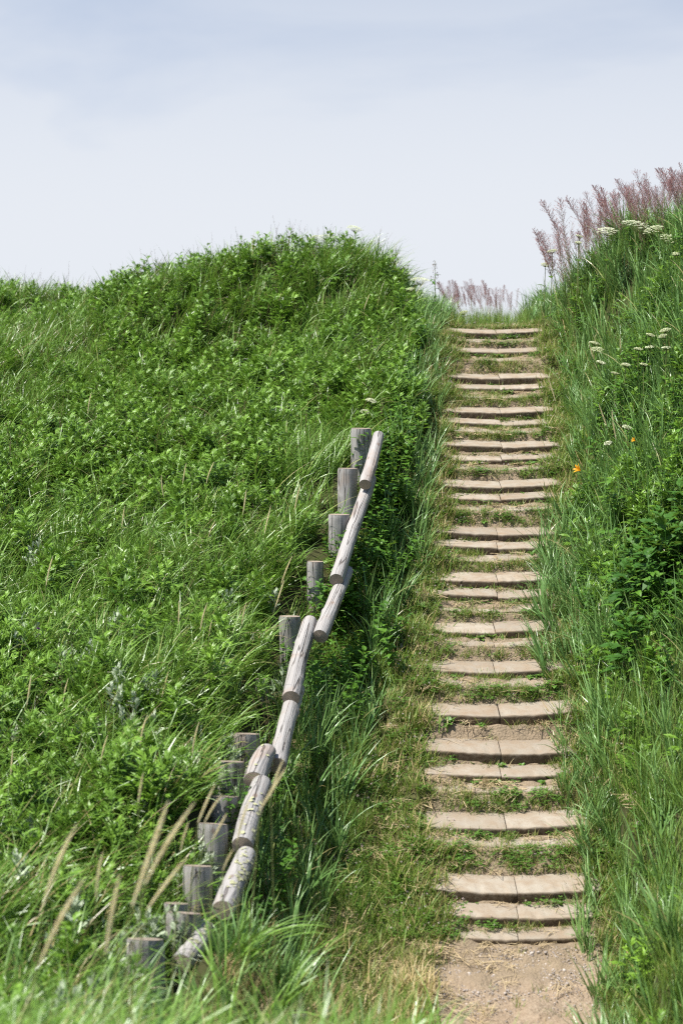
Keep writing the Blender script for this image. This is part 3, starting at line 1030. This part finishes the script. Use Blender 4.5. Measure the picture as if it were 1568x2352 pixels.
# ------------------------------------------------------------------ ground sheet (fine in the middle, coarse to the far distance)
ext = np.array([12, 20, 40, 90, 200, 500.])
GXX = np.concatenate([-(8 + ext[::-1]), GX, 8 + ext])
GYY = np.concatenate([-3 - ext[::-1], GY, 33 + ext])
ax_, ay_ = np.meshgrid(GXX, GYY)
zz = grid_sample(GSURF, np.clip(ax_, -8, 8), np.clip(ay_, -3, 33))
d = np.hypot(np.maximum(np.abs(ax_) - 8, 0), np.maximum(np.maximum(ay_ - 33, -3 - ay_), 0))
zz = zz - .25 * np.minimum(d, 120)
sg = ax_ - xc(ay_)
inside_c = (np.abs(sg) < .88) & (ay_ > -2.5) & (ay_ < 26.3)
zz = np.where(inside_c, zz - .28, zz)
nx, ny = len(GXX), len(GYY)
me = bpy.data.meshes.new('ground')
verts = np.stack([ax_.ravel(), ay_.ravel(), zz.ravel()], 1)
idx = np.arange(nx * ny).reshape(ny, nx)
quads = np.stack([idx[:-1, :-1], idx[:-1, 1:], idx[1:, 1:], idx[1:, :-1]], -1).reshape(-1, 4)
me.from_pydata(verts.tolist(), [], quads.tolist())
me.materials.append(M['soil'])
me.polygons.foreach_set('use_smooth', [True] * len(me.polygons))
g_ob = bpy.data.objects.new('ground', me); COL.objects.link(g_ob)
tag(g_ob, kind='structure', label='dark soil of the two grassy hillsides under the plants')

# the trodden path: gravel below, soil between the step blocks above
pys = np.unique(np.concatenate([np.arange(-2, 9, .25), np.arange(9, 11.7, .06), np.arange(11.7, 22.6, .018), np.arange(22.6, 26.2, .08)]))
pxs = np.concatenate([np.linspace(-1.02, -.7, 6), np.linspace(-.62, .62, 32), np.linspace(.7, 1.02, 6)])
a2, b2 = np.meshgrid(pxs, pys)
X2 = a2 + xc(b2)
Z2 = stair_soil(X2, b2)
Z2 += (value_noise(X2, b2, .07, 61) - .5) * .028 + (value_noise(X2, b2, .22, 62) - .5) * .046
edge = smooth(.93, 1.02, np.abs(a2))
Z2 = np.where((b2 > 9) & (b2 < 25.9), Z2, grid_sample(GSURF, X2, b2) + .0) - edge * .22
Z2 = Z2 - .2 * ((b2 < 9) * smooth(.6, .75, np.abs(a2)))
me = bpy.data.meshes.new('path')
idx = np.arange(a2.size).reshape(a2.shape)
quads = np.stack([idx[:-1, :-1], idx[:-1, 1:], idx[1:, 1:], idx[1:, :-1]], -1).reshape(-1, 4)
me.from_pydata(np.stack([X2.ravel(), b2.ravel(), Z2.ravel()], 1).tolist(), [], quads.tolist())
me.materials.append(M['path'])
at_e = me.attributes.new('tone', 'FLOAT', 'POINT')
at_e.data.foreach_set('value', smooth(.50, .66, np.abs(a2) + (value_noise(X2, b2, .2, 72) - .5) * .2).astype(np.float32).ravel())
p_ob = bpy.data.objects.new('path', me); COL.objects.link(p_ob)
tag(p_ob, kind='structure', label='trodden brown soil and gravel path leading up the stairs')

# ------------------------------------------------------------------ step blocks
ORD = ['', 'first', 'second', 'third', 'fourth', 'fifth', 'sixth', 'seventh', 'eighth', 'ninth', 'tenth', 'eleventh', 'twelfth', 'thirteenth', 'fourteenth', 'fifteenth',
       'sixteenth', 'seventeenth', 'eighteenth', 'nineteenth']


def step_block(i, side):
    kind, y, z, x = STEPS[i]
    D = DEPTH[i]; H = .19
    L = HALF * U(.98, 1.02)
    n = 14
    m = MB()
    gap = U(.001, .005)
    edge_ = [U(-.006, .004) if random.random() < .35 else 0 for _ in range(16)]
    # cross-section (depth, height, stain with painted riser shade): worn round nose at the front
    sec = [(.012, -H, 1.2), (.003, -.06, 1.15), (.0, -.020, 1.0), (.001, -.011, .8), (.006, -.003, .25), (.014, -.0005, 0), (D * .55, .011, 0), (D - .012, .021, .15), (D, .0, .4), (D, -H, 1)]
    rows, tones = [], []
    yaw = U(-.022, .022); drop = U(-.010, .008); lift = U(-.014, .014)
    ph = U(0, 9)
    for k in range(n + 1):
        u = k / n
        sx = gap + u * (L - gap)
        wob = .0035 * math.sin(ph + u * 9) + U(-.0015, .0015)
        end = max(0, (u - .93) / .07) * .012 + max(0, (.02 - u) / .02) * .004
        yo = .045 * u * u + yaw * u
        zo = (.018 + lift) * u ** 1.4 + drop
        row = []
        for (dy, dz, st) in sec:
            chip = (-max(0, U(-.9, 1)) * .004 + min(0, edge_[k]) * 1.2) if -.001 < dy < .02 and dz > -.025 else 0
            row.append((side * sx, dy + yo + wob + (end if dy < .05 else 0), dz + zo + chip - (end if dz > -.03 else 0)))
        rows.append(row); tones.append(0)
    b = len(m.v)
    m.quad_strip(rows, tones, 0, True)
    # soil stain and painted riser shade per vertex
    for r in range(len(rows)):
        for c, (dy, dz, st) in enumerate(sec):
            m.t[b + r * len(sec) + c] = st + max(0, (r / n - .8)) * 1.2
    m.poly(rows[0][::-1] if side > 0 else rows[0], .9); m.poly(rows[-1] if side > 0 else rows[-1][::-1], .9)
    if side > 0:
        m.f = [f[::-1] for f in m.f]
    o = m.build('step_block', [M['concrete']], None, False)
    o.location = (x, y, z)
    half = 'fence side' if side < 0 else 'flowery bank side'
    place = ('%s step up from the gravel path' % ORD[i + 1]) if i < 18 else ('%s step down from the top' % ORD[NS - i])
    look = 'tan concrete block' if kind == 't' else 'low half buried block'
    tag(o, '%s, %s, %s' % (look, half, place), 'step block', 'concrete blocks of the stairs')
    return o


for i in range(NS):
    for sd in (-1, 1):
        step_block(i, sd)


# ------------------------------------------------------------------ log fence
def log_mesh(L, r, n=28, rings=26, taper=.04, bend=.01, seed=0):
    m = MB()
    rs = random.Random(seed)
    ph = [rs.uniform(0, 6.28) for _ in range(8)]
    knots = [(rs.uniform(0, 6.28), rs.uniform(.1, .9) * L, rs.uniform(.004, .012)) for _ in range(8)]
    rows = []
    for i in range(rings + 1):
        t = i / rings
        zc = L * t
        rr = r * (1 - taper * t)
        e = min(t, 1 - t) * L
        if e < .008:
            rr *= .955 + .045 * (e / .008)
        row = []
        for k in range(n):
            a = 2 * math.pi * k / n
            q = rr * (1 + .03 * math.sin(2 * a + ph[0] + t * 2) + .014 * math.sin(3 * a + ph[1] - t * 3) + .008 * math.sin(7 * a + ph[2] + 5 * t) + .012 * math.sin(11 * t + ph[3] + a) + .01 * math.sin(23 * t + ph[5] + 2 * a) + rs.uniform(-.008, .008))
            for (ka, kz, kh) in knots:
                da = (a - ka + math.pi) % (2 * math.pi) - math.pi
                q += kh * math.exp(-((da * r) ** 2 + (zc - kz) ** 2) / .0011)
            row.append(Vector((q * math.cos(a) + bend * math.sin(math.pi * t) * math.cos(ph[4]), q * math.sin(a) + bend * math.sin(math.pi * t) * math.sin(ph[4]), zc)))
        rows.append(row)
    # extra rings near both ends keep the rim crisp
    m.quad_strip(rows, [.5] * len(rows), 0, True)
    return m, rows


def end_disc(rows_end, sign, r):
    m = MB()
    c = sum(rows_end, Vector()) / len(rows_end)
    rr = [[c + (p - c) * f + Vector((0, 0, sign * (.002 + .004 * (1 - f)))) for p in rows_end] for f in (1.0, .93, .6, .3, .02)]
    m.quad_strip(rr if sign > 0 else rr, [.5] * 5, 0, True)
    if sign < 0:
        m.f = [f[::-1] for f in m.f]
    return m


def place_log(name, p0, p1, r, seed, label, cat, group, both=True, taper=.04, bend=.01, lichen=0, slant=0.):
    p0, p1 = Vector(p0), Vector(p1)
    L = (p1 - p0).length
    m, rows = log_mesh(L, r, taper=taper, bend=bend, seed=seed)
    if slant:      # the saw cut falls away up the slope
        ly = (p1 - p0).to_track_quat('Z', 'Y').inverted() @ Vector((.15, 1, 0)).normalized()
        n_ = len(rows[0])
        for i, row in enumerate(rows):
            k_ = (i / (len(rows) - 1)) ** 3 * slant
            for j, p in enumerate(row):
                p.z -= k_ * (p.x * ly.x + p.y * ly.y)
                m.v[i * n_ + j] = tuple(p)
    o = m.build(name, [M['wood']], None, True)
    o.location = p0
    o.rotation_mode = 'QUATERNION'
    q = (p1 - p0).to_track_quat('Z', 'Y')
    o.rotation_quaternion = q
    tag(o, label, cat, group)
    t = end_disc(rows[-1], 1, r).build('end_grain', [M['end']], o)
    if both:
        end_disc(rows[0], -1, r).build('end_grain', [M['end']], o)
    if lichen:
        lm = MB(); rs = random.Random(seed + 5)
        inv = q.inverted()
        for k in range(lichen):
            i = rs.randint(2, len(rows) - 3); kk = rs.randint(0, len(rows[0]) - 1)
            p = rows[i][kk]
            nrm = Vector((p.x, p.y, 0)).normalized()
            wn = q @ nrm
            if wn.z < -.2 or wn.x < -.3:
                continue
            a = nrm.orthogonal().normalized(); b = nrm.cross(a); s = rs.uniform(.006, .02)
            cen = p + nrm * .003 + Vector((0, 0, rs.uniform(-.02, .02)))
            lm.poly([cen + (a * math.cos(t) + b * math.sin(t)) * s * rs.uniform(.6, 1.2) + nrm * rs.uniform(0, .005) for t in np.linspace(0, 5.4, 7)], .5)
        tag(lm.build('lichen', [M['lichen']], o), kind='stuff')
    return o


POSTS = [  # px of the top's middle, py of the top, distance, radius, label
    (830, 984, 17.6, .100, 'grey post highest up the slope beside the uppermost log rail'),
    (798, 1076, 17.0, .099, 'tall pale grey post beside the lower end of the uppermost log rail'),
    (778, 1182, 16.2, .098, 'cracked grey post with a reddish right edge beside the second log rail'),
    (724, 1290, 15.6, .074, 'thin short post standing apart left of the rail, half hidden by mugwort'),
    (665, 1416, 14.9, .097, 'grey post with a swirling knot, alone beside the middle log rail'),
    (601, 1560, 13.9, .052, 'small grey stub almost swallowed by long grass left of the rail'),
    (566, 1686, 12.9, .098, 'short post with a weathered rim, behind the tall lower grey post'),
    (530, 1750, 12.3, .100, 'tall lilac grey post beside the log with a large cut end'),
    (517, 1830, 11.75, .101, 'short stump directly below the tall lilac grey post'),
    (489, 1893, 11.25, .101, 'squat post with a ragged top beside the lichen covered log'),
    (455, 1990, 10.7, .098, 'blurred grey post with a flat pale top in long grass'),
    (404, 2076, 10.35, .075, 'low pale stump peeping out behind a wider blurred stump'),
    (422, 2098, 10.05, .108, 'wide blurred stump near the bottom of the fence row'),
    (333, 2158, 9.6, .108, 'lowest stump of the fence, brown topped and sunk in blurred grass')]
for k, (px, py, Y, r, lab) in enumerate(POSTS):
    top = at(px, py, Y)
    gz = float(ground(np.array([top.x]), np.array([top.y]))[0])
    base = Vector((top.x + U(-.015, .015), top.y + U(-.02, .02), min(gz, top.z - .3) - .25))
    o = place_log('fence_post', base, top, r, 40 + k, lab, 'post', 'upright posts of the log fence', both=False, taper=-.02, bend=.004, slant=max(.05, float(tan_e(py)) - U(.05, .10)))
RAILS = [
    ((869, 1000, 17.35), (838, 1113, 16.55), .064, 0, 'uppermost pale log rail with a ringed round cut end'),
    ((851, 1100, 16.95), (772, 1332, 15.15), .069, 0, 'long pale log rail below the uppermost one, beside the cracked post'),
    ((796, 1312, 15.5), (735, 1462, 14.3), .068, 0, 'pale log rail crossed by grass shadows in the middle of the fence'),
    ((712, 1430, 14.55), (668, 1605, 13.3), .077, 0, 'thick pale log rail beside the post with the swirling knot'),
    ((682, 1582, 13.65), (638, 1760, 12.35), .072, 0, 'log rail banded by fine grass shadows, above the large cut end'),
    ((612, 1728, 12.4), (584, 1795, 11.95), .083, 25, 'short thick log with a large brown cut end facing down the slope'),
    ((602, 1800, 11.95), (557, 1945, 11.1), .080, 130, 'stout log crusted with yellow lichen along its right side'),
    ((566, 1965, 11.05), (512, 2092, 10.25), .076, 200, 'blurred lichen covered log among long grass near the fence foot'),
    ((470, 2135, 10.1), (415, 2215, 9.65), .070, 80, 'lowest log, nearly hidden by blurred foreground grass')]
for k, (a, b, r, li, lab) in enumerate(RAILS):
    place_log('rail_log', at(*b), at(*a), r * .95, 80 + k, lab, 'log rail', 'log rails of the fence', True, .05, .015, li)

# ------------------------------------------------------------------ single plants that stand out


def seed_stalk(tip, hb, foot, blurred):
    """Spike of a wild rye: a tapering bristly head on a thin straw-green stalk."""
    tip, hb, foot = Vector(tip), Vector(hb), Vector(foot)
    root = empty('seed_stalk', foot)
    m = MB()
    mid = (hb + foot) / 2 + (hb - foot).length * .03 * Vector((U(-1, 1), U(-1, 1), 0))
    pts = [foot - Vector((0, 0, .02)), mid, hb, hb + (tip - hb) * .5]
    m.tube([p - foot for p in pts], [.0026, .0023, .002, .0012], 4, U(.2, .7))
    m.build('stem', [M['stalk']], root)
    h = MB()
    ax = (tip - hb); L = ax.length; axn = ax.normalized()
    o1 = axn.orthogonal().normalized(); o2 = axn.cross(o1)
    bend = Vector((U(-.05, .16), U(-.05, .05), U(-.07, 0)))
    R0 = L * .019 + .0022
    for k in range(90):
        t = k / 89
        c = hb - foot + ax * t + bend * L * t * t
        a = k * 2.4; rad = R0 * (math.sin(math.pi * (.12 + .86 * t)) ** .7)
        d = (o1 * math.cos(a) + o2 * math.sin(a))
        s = axn.cross(d) * rad * .75
        p = c + d * rad * .35
        h.poly([p - s * .4, p + axn * L * .025 + d * rad * .6 - s, p + axn * L * .075 + d * rad * .75, p + axn * L * .025 + d * rad * .6 + s], U(.1, .95))
    for k in range(40):
        t = U(.05, 1); c = hb - foot + ax * t + bend * L * t * t; a = U(0, 6.28)
        d = (o1 * math.cos(a) + o2 * math.sin(a)); q = axn * L * U(.06, .11) + d * R0 * U(.8, 1.9); s = axn.cross(d) * .0006
        h.poly([c - s, c + s, c + q], U(.3, 1))
    h.tube([hb - foot, hb - foot + ax * .5 + bend * L * .25, tip - foot + bend * L], [R0 * .5, R0 * .6, .001], 5, .4)
    h.build('seed_head', [M['head']], root)
    if blurred:
        tag(root, 'tall tan grass seed stalk, out of focus in the near grass', 'grass stalk', 'blurred seed stalks of the near grass')
    else:
        tag(root, 'thin tan grass seed stalk standing above the sharp green plants', 'grass stalk', 'seed stalks on the slope')


HEADS = [(425, 1065, 420, 1110), (365, 1090, 376, 1140), (484, 1060, 474, 1110), (566, 1125, 558, 1180), (620, 1165, 608, 1225), (686, 1115, 676, 1175), (664, 1280, 645, 1345), (652, 1335, 632, 1395),
         (468, 1385, 460, 1450), (484, 1425, 480, 1460), (413, 1380, 410, 1435), (116, 1280, 106, 1345), (386, 1545, 372, 1600), (328, 1640, 322, 1715), (448, 1660, 442, 1730), (72, 1550, 62, 1620),
         (846, 675, 836, 710), (645, 670, 642, 690), (205, 900, 202, 950), (560, 1385, 555, 1440), (490, 1195, 478, 1235), (285, 1165, 280, 1210), (240, 1690, 232, 1750), (30, 1720, 24, 1790), (150, 1560, 146, 1610),
         (1400, 940, 1415, 1010), (1376, 930, 1395, 985), (1350, 785, 1372, 850), (1420, 770, 1428, 830), (1260, 870, 1275, 920)]
for (tx, ty, hx, hy) in HEADS:
    Y = hit(hx, hy, .42)
    tip, hb = at(tx, ty, Y + .02), at(hx, hy, Y)
    fx = hb.x + (hb.x - tip.x) * 1.2; fy = Y - .06
    foot = Vector((fx, fy, float(ground(fx, fy))))
    seed_stalk(tip, hb, foot, False)
NEAR_HEADS = [(152, 1893, 100, 2080, 6.6), (172, 2015, 92, 2215, 6.2), (225, 1962, 221, 2062, 7.4), (267, 2010, 243, 2190, 6.3), (384, 1848, 305, 2080, 6.5), (418, 1850, 335, 2030, 6.7), (420, 1972, 338, 2090, 7.0),
              (326, 1775, 318, 1845, 8.6), (490, 1800, 455, 1890, 8.2), (500, 1825, 470, 1890, 8.4), (655, 1768, 596, 1862, 7.9), (640, 1745, 622, 1830, 8.4), (520, 1870, 488, 1930, 8.2), (426, 1890, 415, 1955, 8.6), (530, 1950, 512, 2000, 8.0), (565, 1835, 545, 1930, 8.2)]
for (tx, ty, hx, hy, Y) in NEAR_HEADS:
    tip, hb = at(tx, ty, Y + .03), at(hx, hy, Y)
    k = 1.4
    fx = hb.x + (hb.x - tip.x) * k; fy = Y - .1
    foot = Vector((fx, fy, float(ground(fx, fy))))
    seed_stalk(tip, hb, foot, True)


def mk_plume(h, hl, w):
    """feathery purple panicle on a thin stem; stem mesh and plume mesh"""
    st, pl = MB(), MB()
    lean = U(-.26, .12)
    def P(t): return Vector((lean * h * t * t, U(0, 0), h * t))
    st.tube([P(0), P(.4), P(.75), P(1)], [.002, .0018, .0013, .0006], 3, U(.2, .6))
    for b in range(58):
        t = 1 - hl / h * (1 - b / 57)
        f = (t - (1 - hl / h)) / (hl / h)
        L = w * (math.sin(math.pi * min(1, f * .8 + .12)) ** .8) * U(.6, 1.1) + .006
        a = b * 2.4 + U(-.5, .5); e = R(U(35, 70))
        d = Vector((math.cos(a) * math.cos(e), math.sin(a) * math.cos(e), math.sin(e)))
        p0 = P(t)
        for k in range(8):
            q = p0 + d * L * (k + 1.2) / 9 * 1.5 + Vector((U(-.004, .004), U(-.004, .004), U(-.004, .004)))
            dd = (d + Vector((U(-.6, .6), U(-.6, .6), U(0, .5)))).normalized() * U(.009, .016)
            s = dd.orthogonal().normalized() * .0027
            pl.poly([q, q + dd * .5 + s, q + dd, q + dd * .5 - s], U(0, 1))
        s = d.orthogonal().normalized() * .0005
        pl.poly([p0 - s, p0 + s, p0 + d * L * 1.6], .2)
    return st.mesh('stem', [M['stalk']]), pl.mesh('plume', [M['purple']])


PLUMES = [mk_plume(U(.85, 1.0), U(.26, .46), U(.04, .075)) for _ in range(20)]


def place_plume(x, y, sc, label, group):
    st, pl = random.choice(PLUMES)
    o = empty('plume_grass', (x, y, float(ground(x, y)) - .02))
    o.rotation_euler = (U(-.1, .1), U(-.2, .1), U(-.6, .6)); o.scale = (sc, sc, sc)
    for me_, nm in ((st, 'stem'), (pl, 'plume')):
        c = bpy.data.objects.new(nm, me_); COL.objects.link(c); c.parent = o
    tag(o, label, 'plume grass', group)


for k in range(200):
    f = random.random() ** .8
    px = 1284 + f * 325
    Y = U(21.3, 23.0) - f * 1.5
    x = at(px, 600, Y).x
    g = float(ground(x, Y))
    top_py = 466 - 84 * min(1, f * 1.1) + 95 * random.random() ** 1.6 + (30 if px < 1300 else 0)
    top = at(px, top_py, Y).z
    sc = (top - g) / .93
    if .35 < sc < 1.6:
        place_plume(x, Y, sc, 'purple feathery grass plume on the ridge above the right hand bank', 'purple plumes on the right ridge')
for k in range(70):
    px = U(1030, 1185); Y = U(24, 25.6)
    x = at(px, 700, Y).x
    g = float(ground(x, Y)); top = at(px, 640 + U(0, 40) + abs(px - 1075) * .12, Y).z
    sc = (top - g) / .93
    if .25 < sc < 1.4:
        place_plume(x, Y, sc, 'purple feathery grass plume in the gap beyond the top step', 'purple plumes beyond the top step')


def umbel(px, py, rpx, label, h=.5, tone=(.3, 1.0), group='white umbel flowers', Y=None, flat=.25):
    Y = Y or hit(px, py, h * .9)
    top = at(px, py, Y)
    gz = float(ground(top.x, Y))
    if top.z - gz < .12:
        gz = top.z - .3
    foot = Vector((top.x + U(-.03, .03), Y + U(0, .04), gz))
    root = empty('umbel_flower', foot)
    c = top - foot
    r = rpx * U(.8, .92) / FPX * Y
    m = MB()
    hub = c - Vector((0, 0, r * .75))
    m.tube([Vector((0, 0, -.05)), hub * .5 + Vector((U(-.01, .01), 0, 0)), hub], [.006, .005, .004], 5, .3)
    f = MB()
    nr = 26
    tilt = Vector((U(-.35, .35), U(-.4, -.05), 0))
    for k in range(nr):
        a = k * 2.4; q = math.sqrt((k + .5) / nr)
        e = c + Vector((math.cos(a) * q * r, math.sin(a) * q * r, -q * q * r * flat))
        e.z += -(tilt.x * (e.x - c.x) + tilt.y * (e.y - c.y))
        m.tube([hub, hub + (e - hub) * .6 + Vector((math.cos(a), math.sin(a), 0)) * r * .06, e], [.0016, .0012, .001], 3, .4)
        ur = r * .2
        for j in range(22):
            b = j * 2.4; w = math.sqrt((j + .5) / 22) * ur
            p = e + Vector((math.cos(b) * w, math.sin(b) * w, .006 - w * w / ur * .4 + U(-.002, .004)))
            s = U(.0045, .0078); th = U(0, 1.5)
            tl = Vector((U(-.4, .4), U(-.4, .4), 1)).normalized(); u1 = tl.orthogonal().normalized(); u2 = tl.cross(u1)
            f.poly([p + (u1 * math.cos(th + i * 1.5708) + u2 * math.sin(th + i * 1.5708)) * s for i in range(4)], U(*tone))
    m.build('stem', [M['stalk']], root)
    f.build('flower_head', [M['white']], root)
    lf = MB()
    for k in range(3):
        ovate(lf, hub * (.35 + .2 * k), U(0, 6.28), .5, .13, .06, .9, .4)
    lf.build('leaf', [M['broad']], root)
    tag(root, label, 'flower', group)


umbel(815, 521, 20, 'white umbel flower on a dark stalk, highest on the left hill crest', .45, Y=24.2)
umbel(752, 541, 26, 'flat cream umbel flower in the crest grass left of the tallest one', .38, Y=24.5)
umbel(718, 543, 14, 'small cream umbel flower at the crest, leftmost of three', .38, Y=24.6)
umbel(966, 638, 28, 'wide cream umbel flower right of the left hill, beside a dock spike', .55, Y=23.2)
umbel(940, 662, 14, 'cream umbel flower just below the wide one at the hill edge', .45, Y=22.9)
umbel(934, 690, 10, 'small yellowish umbel flower low on the left hill edge', .4, Y=22.7, tone=(0, .5))
umbel(1460, 508, 34, 'largest white umbel flower, in front of the purple plumes', .5, Y=20.3)
umbel(1395, 525, 24, 'white umbel flower left of the largest one, below the purple plumes', .45, Y=20.5)
umbel(1500, 522, 24, 'white umbel flower just right of the largest one', .42, Y=20.1)
umbel(1545, 544, 36, 'broad yellowish white umbel flower at the picture edge below the plumes', .42, Y=19.5, tone=(.1, .8))
umbel(1556, 580, 14, 'small white umbel flower under the broad yellowish one', .38, Y=19.2)
umbel(1330, 541, 10, 'small cream umbel flower at the left foot of the purple plumes', .45, Y=21.2)
umbel(1328, 556, 9, 'small cream umbel flower just under its twin by the plumes', .4, Y=21.0)
umbel(1268, 574, 14, 'cream umbel flower on the ridge edge facing the gap', .45, Y=21.6)
umbel(1252, 606, 11, 'cream umbel flower lowest on the ridge edge facing the gap', .38, Y=21.7)
for (px, py, rp) in [(1365, 786, 17), (1372, 800, 20), (1380, 831, 15), (1412, 856, 11), (1437, 836, 15), (1466, 800, 14), (1492, 796, 14), (1530, 797, 15), (1522, 770, 13), (1528, 756, 16), (1494, 768, 14), (1478, 836, 11)]:
    umbel(px, py, rp * .82, 'small cream umbel flower in the cluster halfway up the bank', .8, group='cream umbels halfway up the bank', tone=(.0, .85))
umbel(1440, 980, 13, 'single white umbel flower above the shaded hollow of the bank', .75)
umbel(1396, 1017, 10, 'small white umbel flower by the orange lilies', .75)
umbel(853, 918, 14, 'flat white umbel flower on the slope above the fence', .45)
umbel(838, 944, 12, 'cream umbel flower just above the highest fence post', .42)
umbel(1065, 716, 12, 'yellowish umbel flower in the gap beyond the top step', .3, Y=23.6, tone=(0, .4))


def lily(px, py, label, sc=1.0, az=2.6):
    Y = hit(px, py, .62)
    top = at(px, py, Y)
    foot = Vector((top.x + .16, Y + .08, float(ground(top.x + .16, Y + .08))))
    root = empty('orange_lily', foot)
    c = top - foot
    m = MB()
    m.tube([Vector((0, 0, 0)), c * .5 + Vector((.05, 0, .05)), c + Vector((.035, 0, -.02)) * sc, c], [.004, .0035, .003, .004], 5, .2)
    m.build('stem', [M['stalk']], root)
    ax = Vector((-.75, -.35, .45)).normalized()
    o1 = ax.orthogonal().normalized(); o2 = ax.cross(o1)
    for k in range(6):
        f = MB(); a = k * math.pi / 3 + .3
        d = o1 * math.cos(a) + o2 * math.sin(a); s = ax.cross(d)
        rows = []
        for i in range(7):
            t = i / 6
            p = c + ax * (.075 * t * sc) + d * (.008 + .045 * t ** 1.8) * sc - ax * (.018 * t ** 4) * sc
            w = .014 * sc * math.sin(math.pi * min(.97, t * .85 + .12)) * (1 if k % 2 else .75)
            rows.append([p - s * w + d * w * .2, p, p + s * w + d * w * .2])
        f.quad_strip(rows, [.2 + .12 * i for i in range(7)])
        f.build('petal', [M['orange']], root, True)
    tag(root, label, 'flower')


lily(1332, 1080, 'bright orange lily bloom standing out beside the stairs', 1.0)
lily(1545, 1012, 'x', .01) if False else None
lily(1458, 1012, 'small orange lily bloom half hidden by leaves below the white umbel', .55)

# a dock spike in the gap and a thistle on the slope
p = at(998, 598, 22.9); gz = float(ground(p.x, p.y))
dock = empty('dock_plant', (p.x, p.y, gz)); H = p.z - gz
m = MB(); m.tube([(0, 0, 0), (.01, 0, H * .5), (0, 0, H)], [.006, .005, .002], 5, .3); m.build('stem', [M['stalk']], dock)
m = MB()
for k in range(110):
    t = U(.62, 1); a = U(0, 6.28); r = .06 * (1.15 - t) / .5
    pq = Vector((math.cos(a) * r, math.sin(a) * r, H * t))
    s = Vector((U(-1, 1), U(-1, 1), U(-1, 1))).normalized() * .008; s2 = Vector((U(-1, 1), U(-1, 1), U(-1, 1))).normalized() * .008
    m.poly([pq - s, pq + s2, pq + s, pq - s2], U(.1, .6))
m.build('seed_spike', [M['dry_stem']], dock)
for k in range(9):
    m = MB(); t = .2 + .07 * k
    ovate(m, (0, 0, H * t), k * 2.4, R(U(10, 40)), U(.09, .15), .045, 1.0, U(.3, .6)); m.build('leaf', [M['broad']], dock)
tag(dock, 'tall dark dock spike with drooping leaves at the left of the gap', 'plant')

Y = hit(88, 1445, .45); p = at(88, 1445, Y); gz = float(ground(p.x, p.y))
th = empty('thistle', (p.x, p.y, gz)); H = p.z - gz
m = MB(); m.tube([(0, 0, 0), (0, 0, H)], [.004, .003], 5, .3); m.build('stem', [M['stalk']], th)
m = MB()
for k in range(90):
    dv = Vector((random.gauss(0, 1), random.gauss(0, 1), abs(random.gauss(0, 1)) + .2)).normalized()
    s = dv.orthogonal().normalized() * .002
    m.poly([Vector((0, 0, H)) - s, Vector((0, 0, H)) + s, Vector((0, 0, H)) + dv * U(.014, .022)], U(0, 1))
m.build('flower_head', [M['violet']], th)
tag(th, 'single small violet thistle bloom in the grass at the left edge', 'flower')

# ------------------------------------------------------------------ light and sky
SUN = Vector((-.45, -.15, .88)).normalized()
sd = bpy.data.lights.new('sun', 'SUN')
sd.energy = 5.0; sd.angle = R(.53); sd.color = (1, .965, .91)
so = bpy.data.objects.new('sun', sd); COL.objects.link(so)
so.rotation_mode = 'QUATERNION'
so.rotation_quaternion = SUN.to_track_quat('Z', 'Y')
so.location = (-10, -5, 30)
w = bpy.data.worlds.new('World'); scene.world = w; w.use_nodes = True
nt = w.node_tree; nt.nodes.clear()
tc = nd(nt, 'ShaderNodeTexCoord')
sep = nd(nt, 'ShaderNodeSeparateXYZ'); nt.links.new(tc.outputs['Generated'], sep.inputs[0])
zc = math_n(nt, 'ADD', math_n(nt, 'MAXIMUM', sep.outputs['Z'], 0.0), .30)
cmb = nd(nt, 'ShaderNodeCombineXYZ')
nt.links.new(sep.outputs[0], cmb.inputs[0]); nt.links.new(sep.outputs[1], cmb.inputs[1]); nt.links.new(zc, cmb.inputs[2])
sky = nd(nt, 'ShaderNodeTexSky', sky_type='NISHITA')
sky.sun_disc = False
sky.sun_elevation = math.asin(SUN.z)
sky.sun_rotation = math.atan2(SUN.x, SUN.y)
sky.air_density = 1.0; sky.dust_density = .6; sky.ozone_density = 1.5
nt.links.new(cmb.outputs[0], sky.inputs[0])
# thin high veil near the horizon: streaky cloud over the blue
v = mapping(nt, tc.outputs['Generated'], (3.0, 3.0, 9))
cn = noise(nt, v, 1.0, 5, .55, .6)
v2 = mapping(nt, tc.outputs['Generated'], (9, 9, 24), (3, 1, 2))
cn2 = noise(nt, v2, 1.0, 4, .6, .4)
mr = nd(nt, 'ShaderNodeMapRange', interpolation_type='SMOOTHSTEP')
mr.inputs[1].default_value = .34; mr.inputs[2].default_value = -.02; mr.inputs[3].default_value = .0; mr.inputs[4].default_value = 1.0
nt.links.new(sep.outputs['Z'], mr.inputs[0])
cl = math_n(nt, 'ADD', math_n(nt, 'MULTIPLY', math_n(nt, 'SUBTRACT', cn, .5), 1.3), math_n(nt, 'MULTIPLY', math_n(nt, 'SUBTRACT', cn2, .5), .35))
fac = math_n(nt, 'MULTIPLY', math_n(nt, 'ADD', math_n(nt, 'ADD', cl, .22), mr.outputs[0], True), mr.outputs[0], True)
col = mixc(nt, fac, sky.outputs[0], (4.8, 5.02, 5.38))
bg = nd(nt, 'ShaderNodeBackground'); bg.inputs[1].default_value = .1
nt.links.new(col, bg.inputs[0])
ow = nd(nt, 'ShaderNodeOutputWorld'); nt.links.new(bg.outputs[0], ow.inputs[0])

scene.view_settings.view_transform = 'Standard'
scene.view_settings.look = 'None'
scene.view_settings.exposure = .74
scene.view_settings.gamma = 1
scene.render.engine = 'CYCLES'
scene.cycles.use_denoising = False
scene.cycles.filter_width = 1.2
scene.cycles.max_bounces = 8
scene.cycles.diffuse_bounces = 3
scene.cycles.transmission_bounces = 4
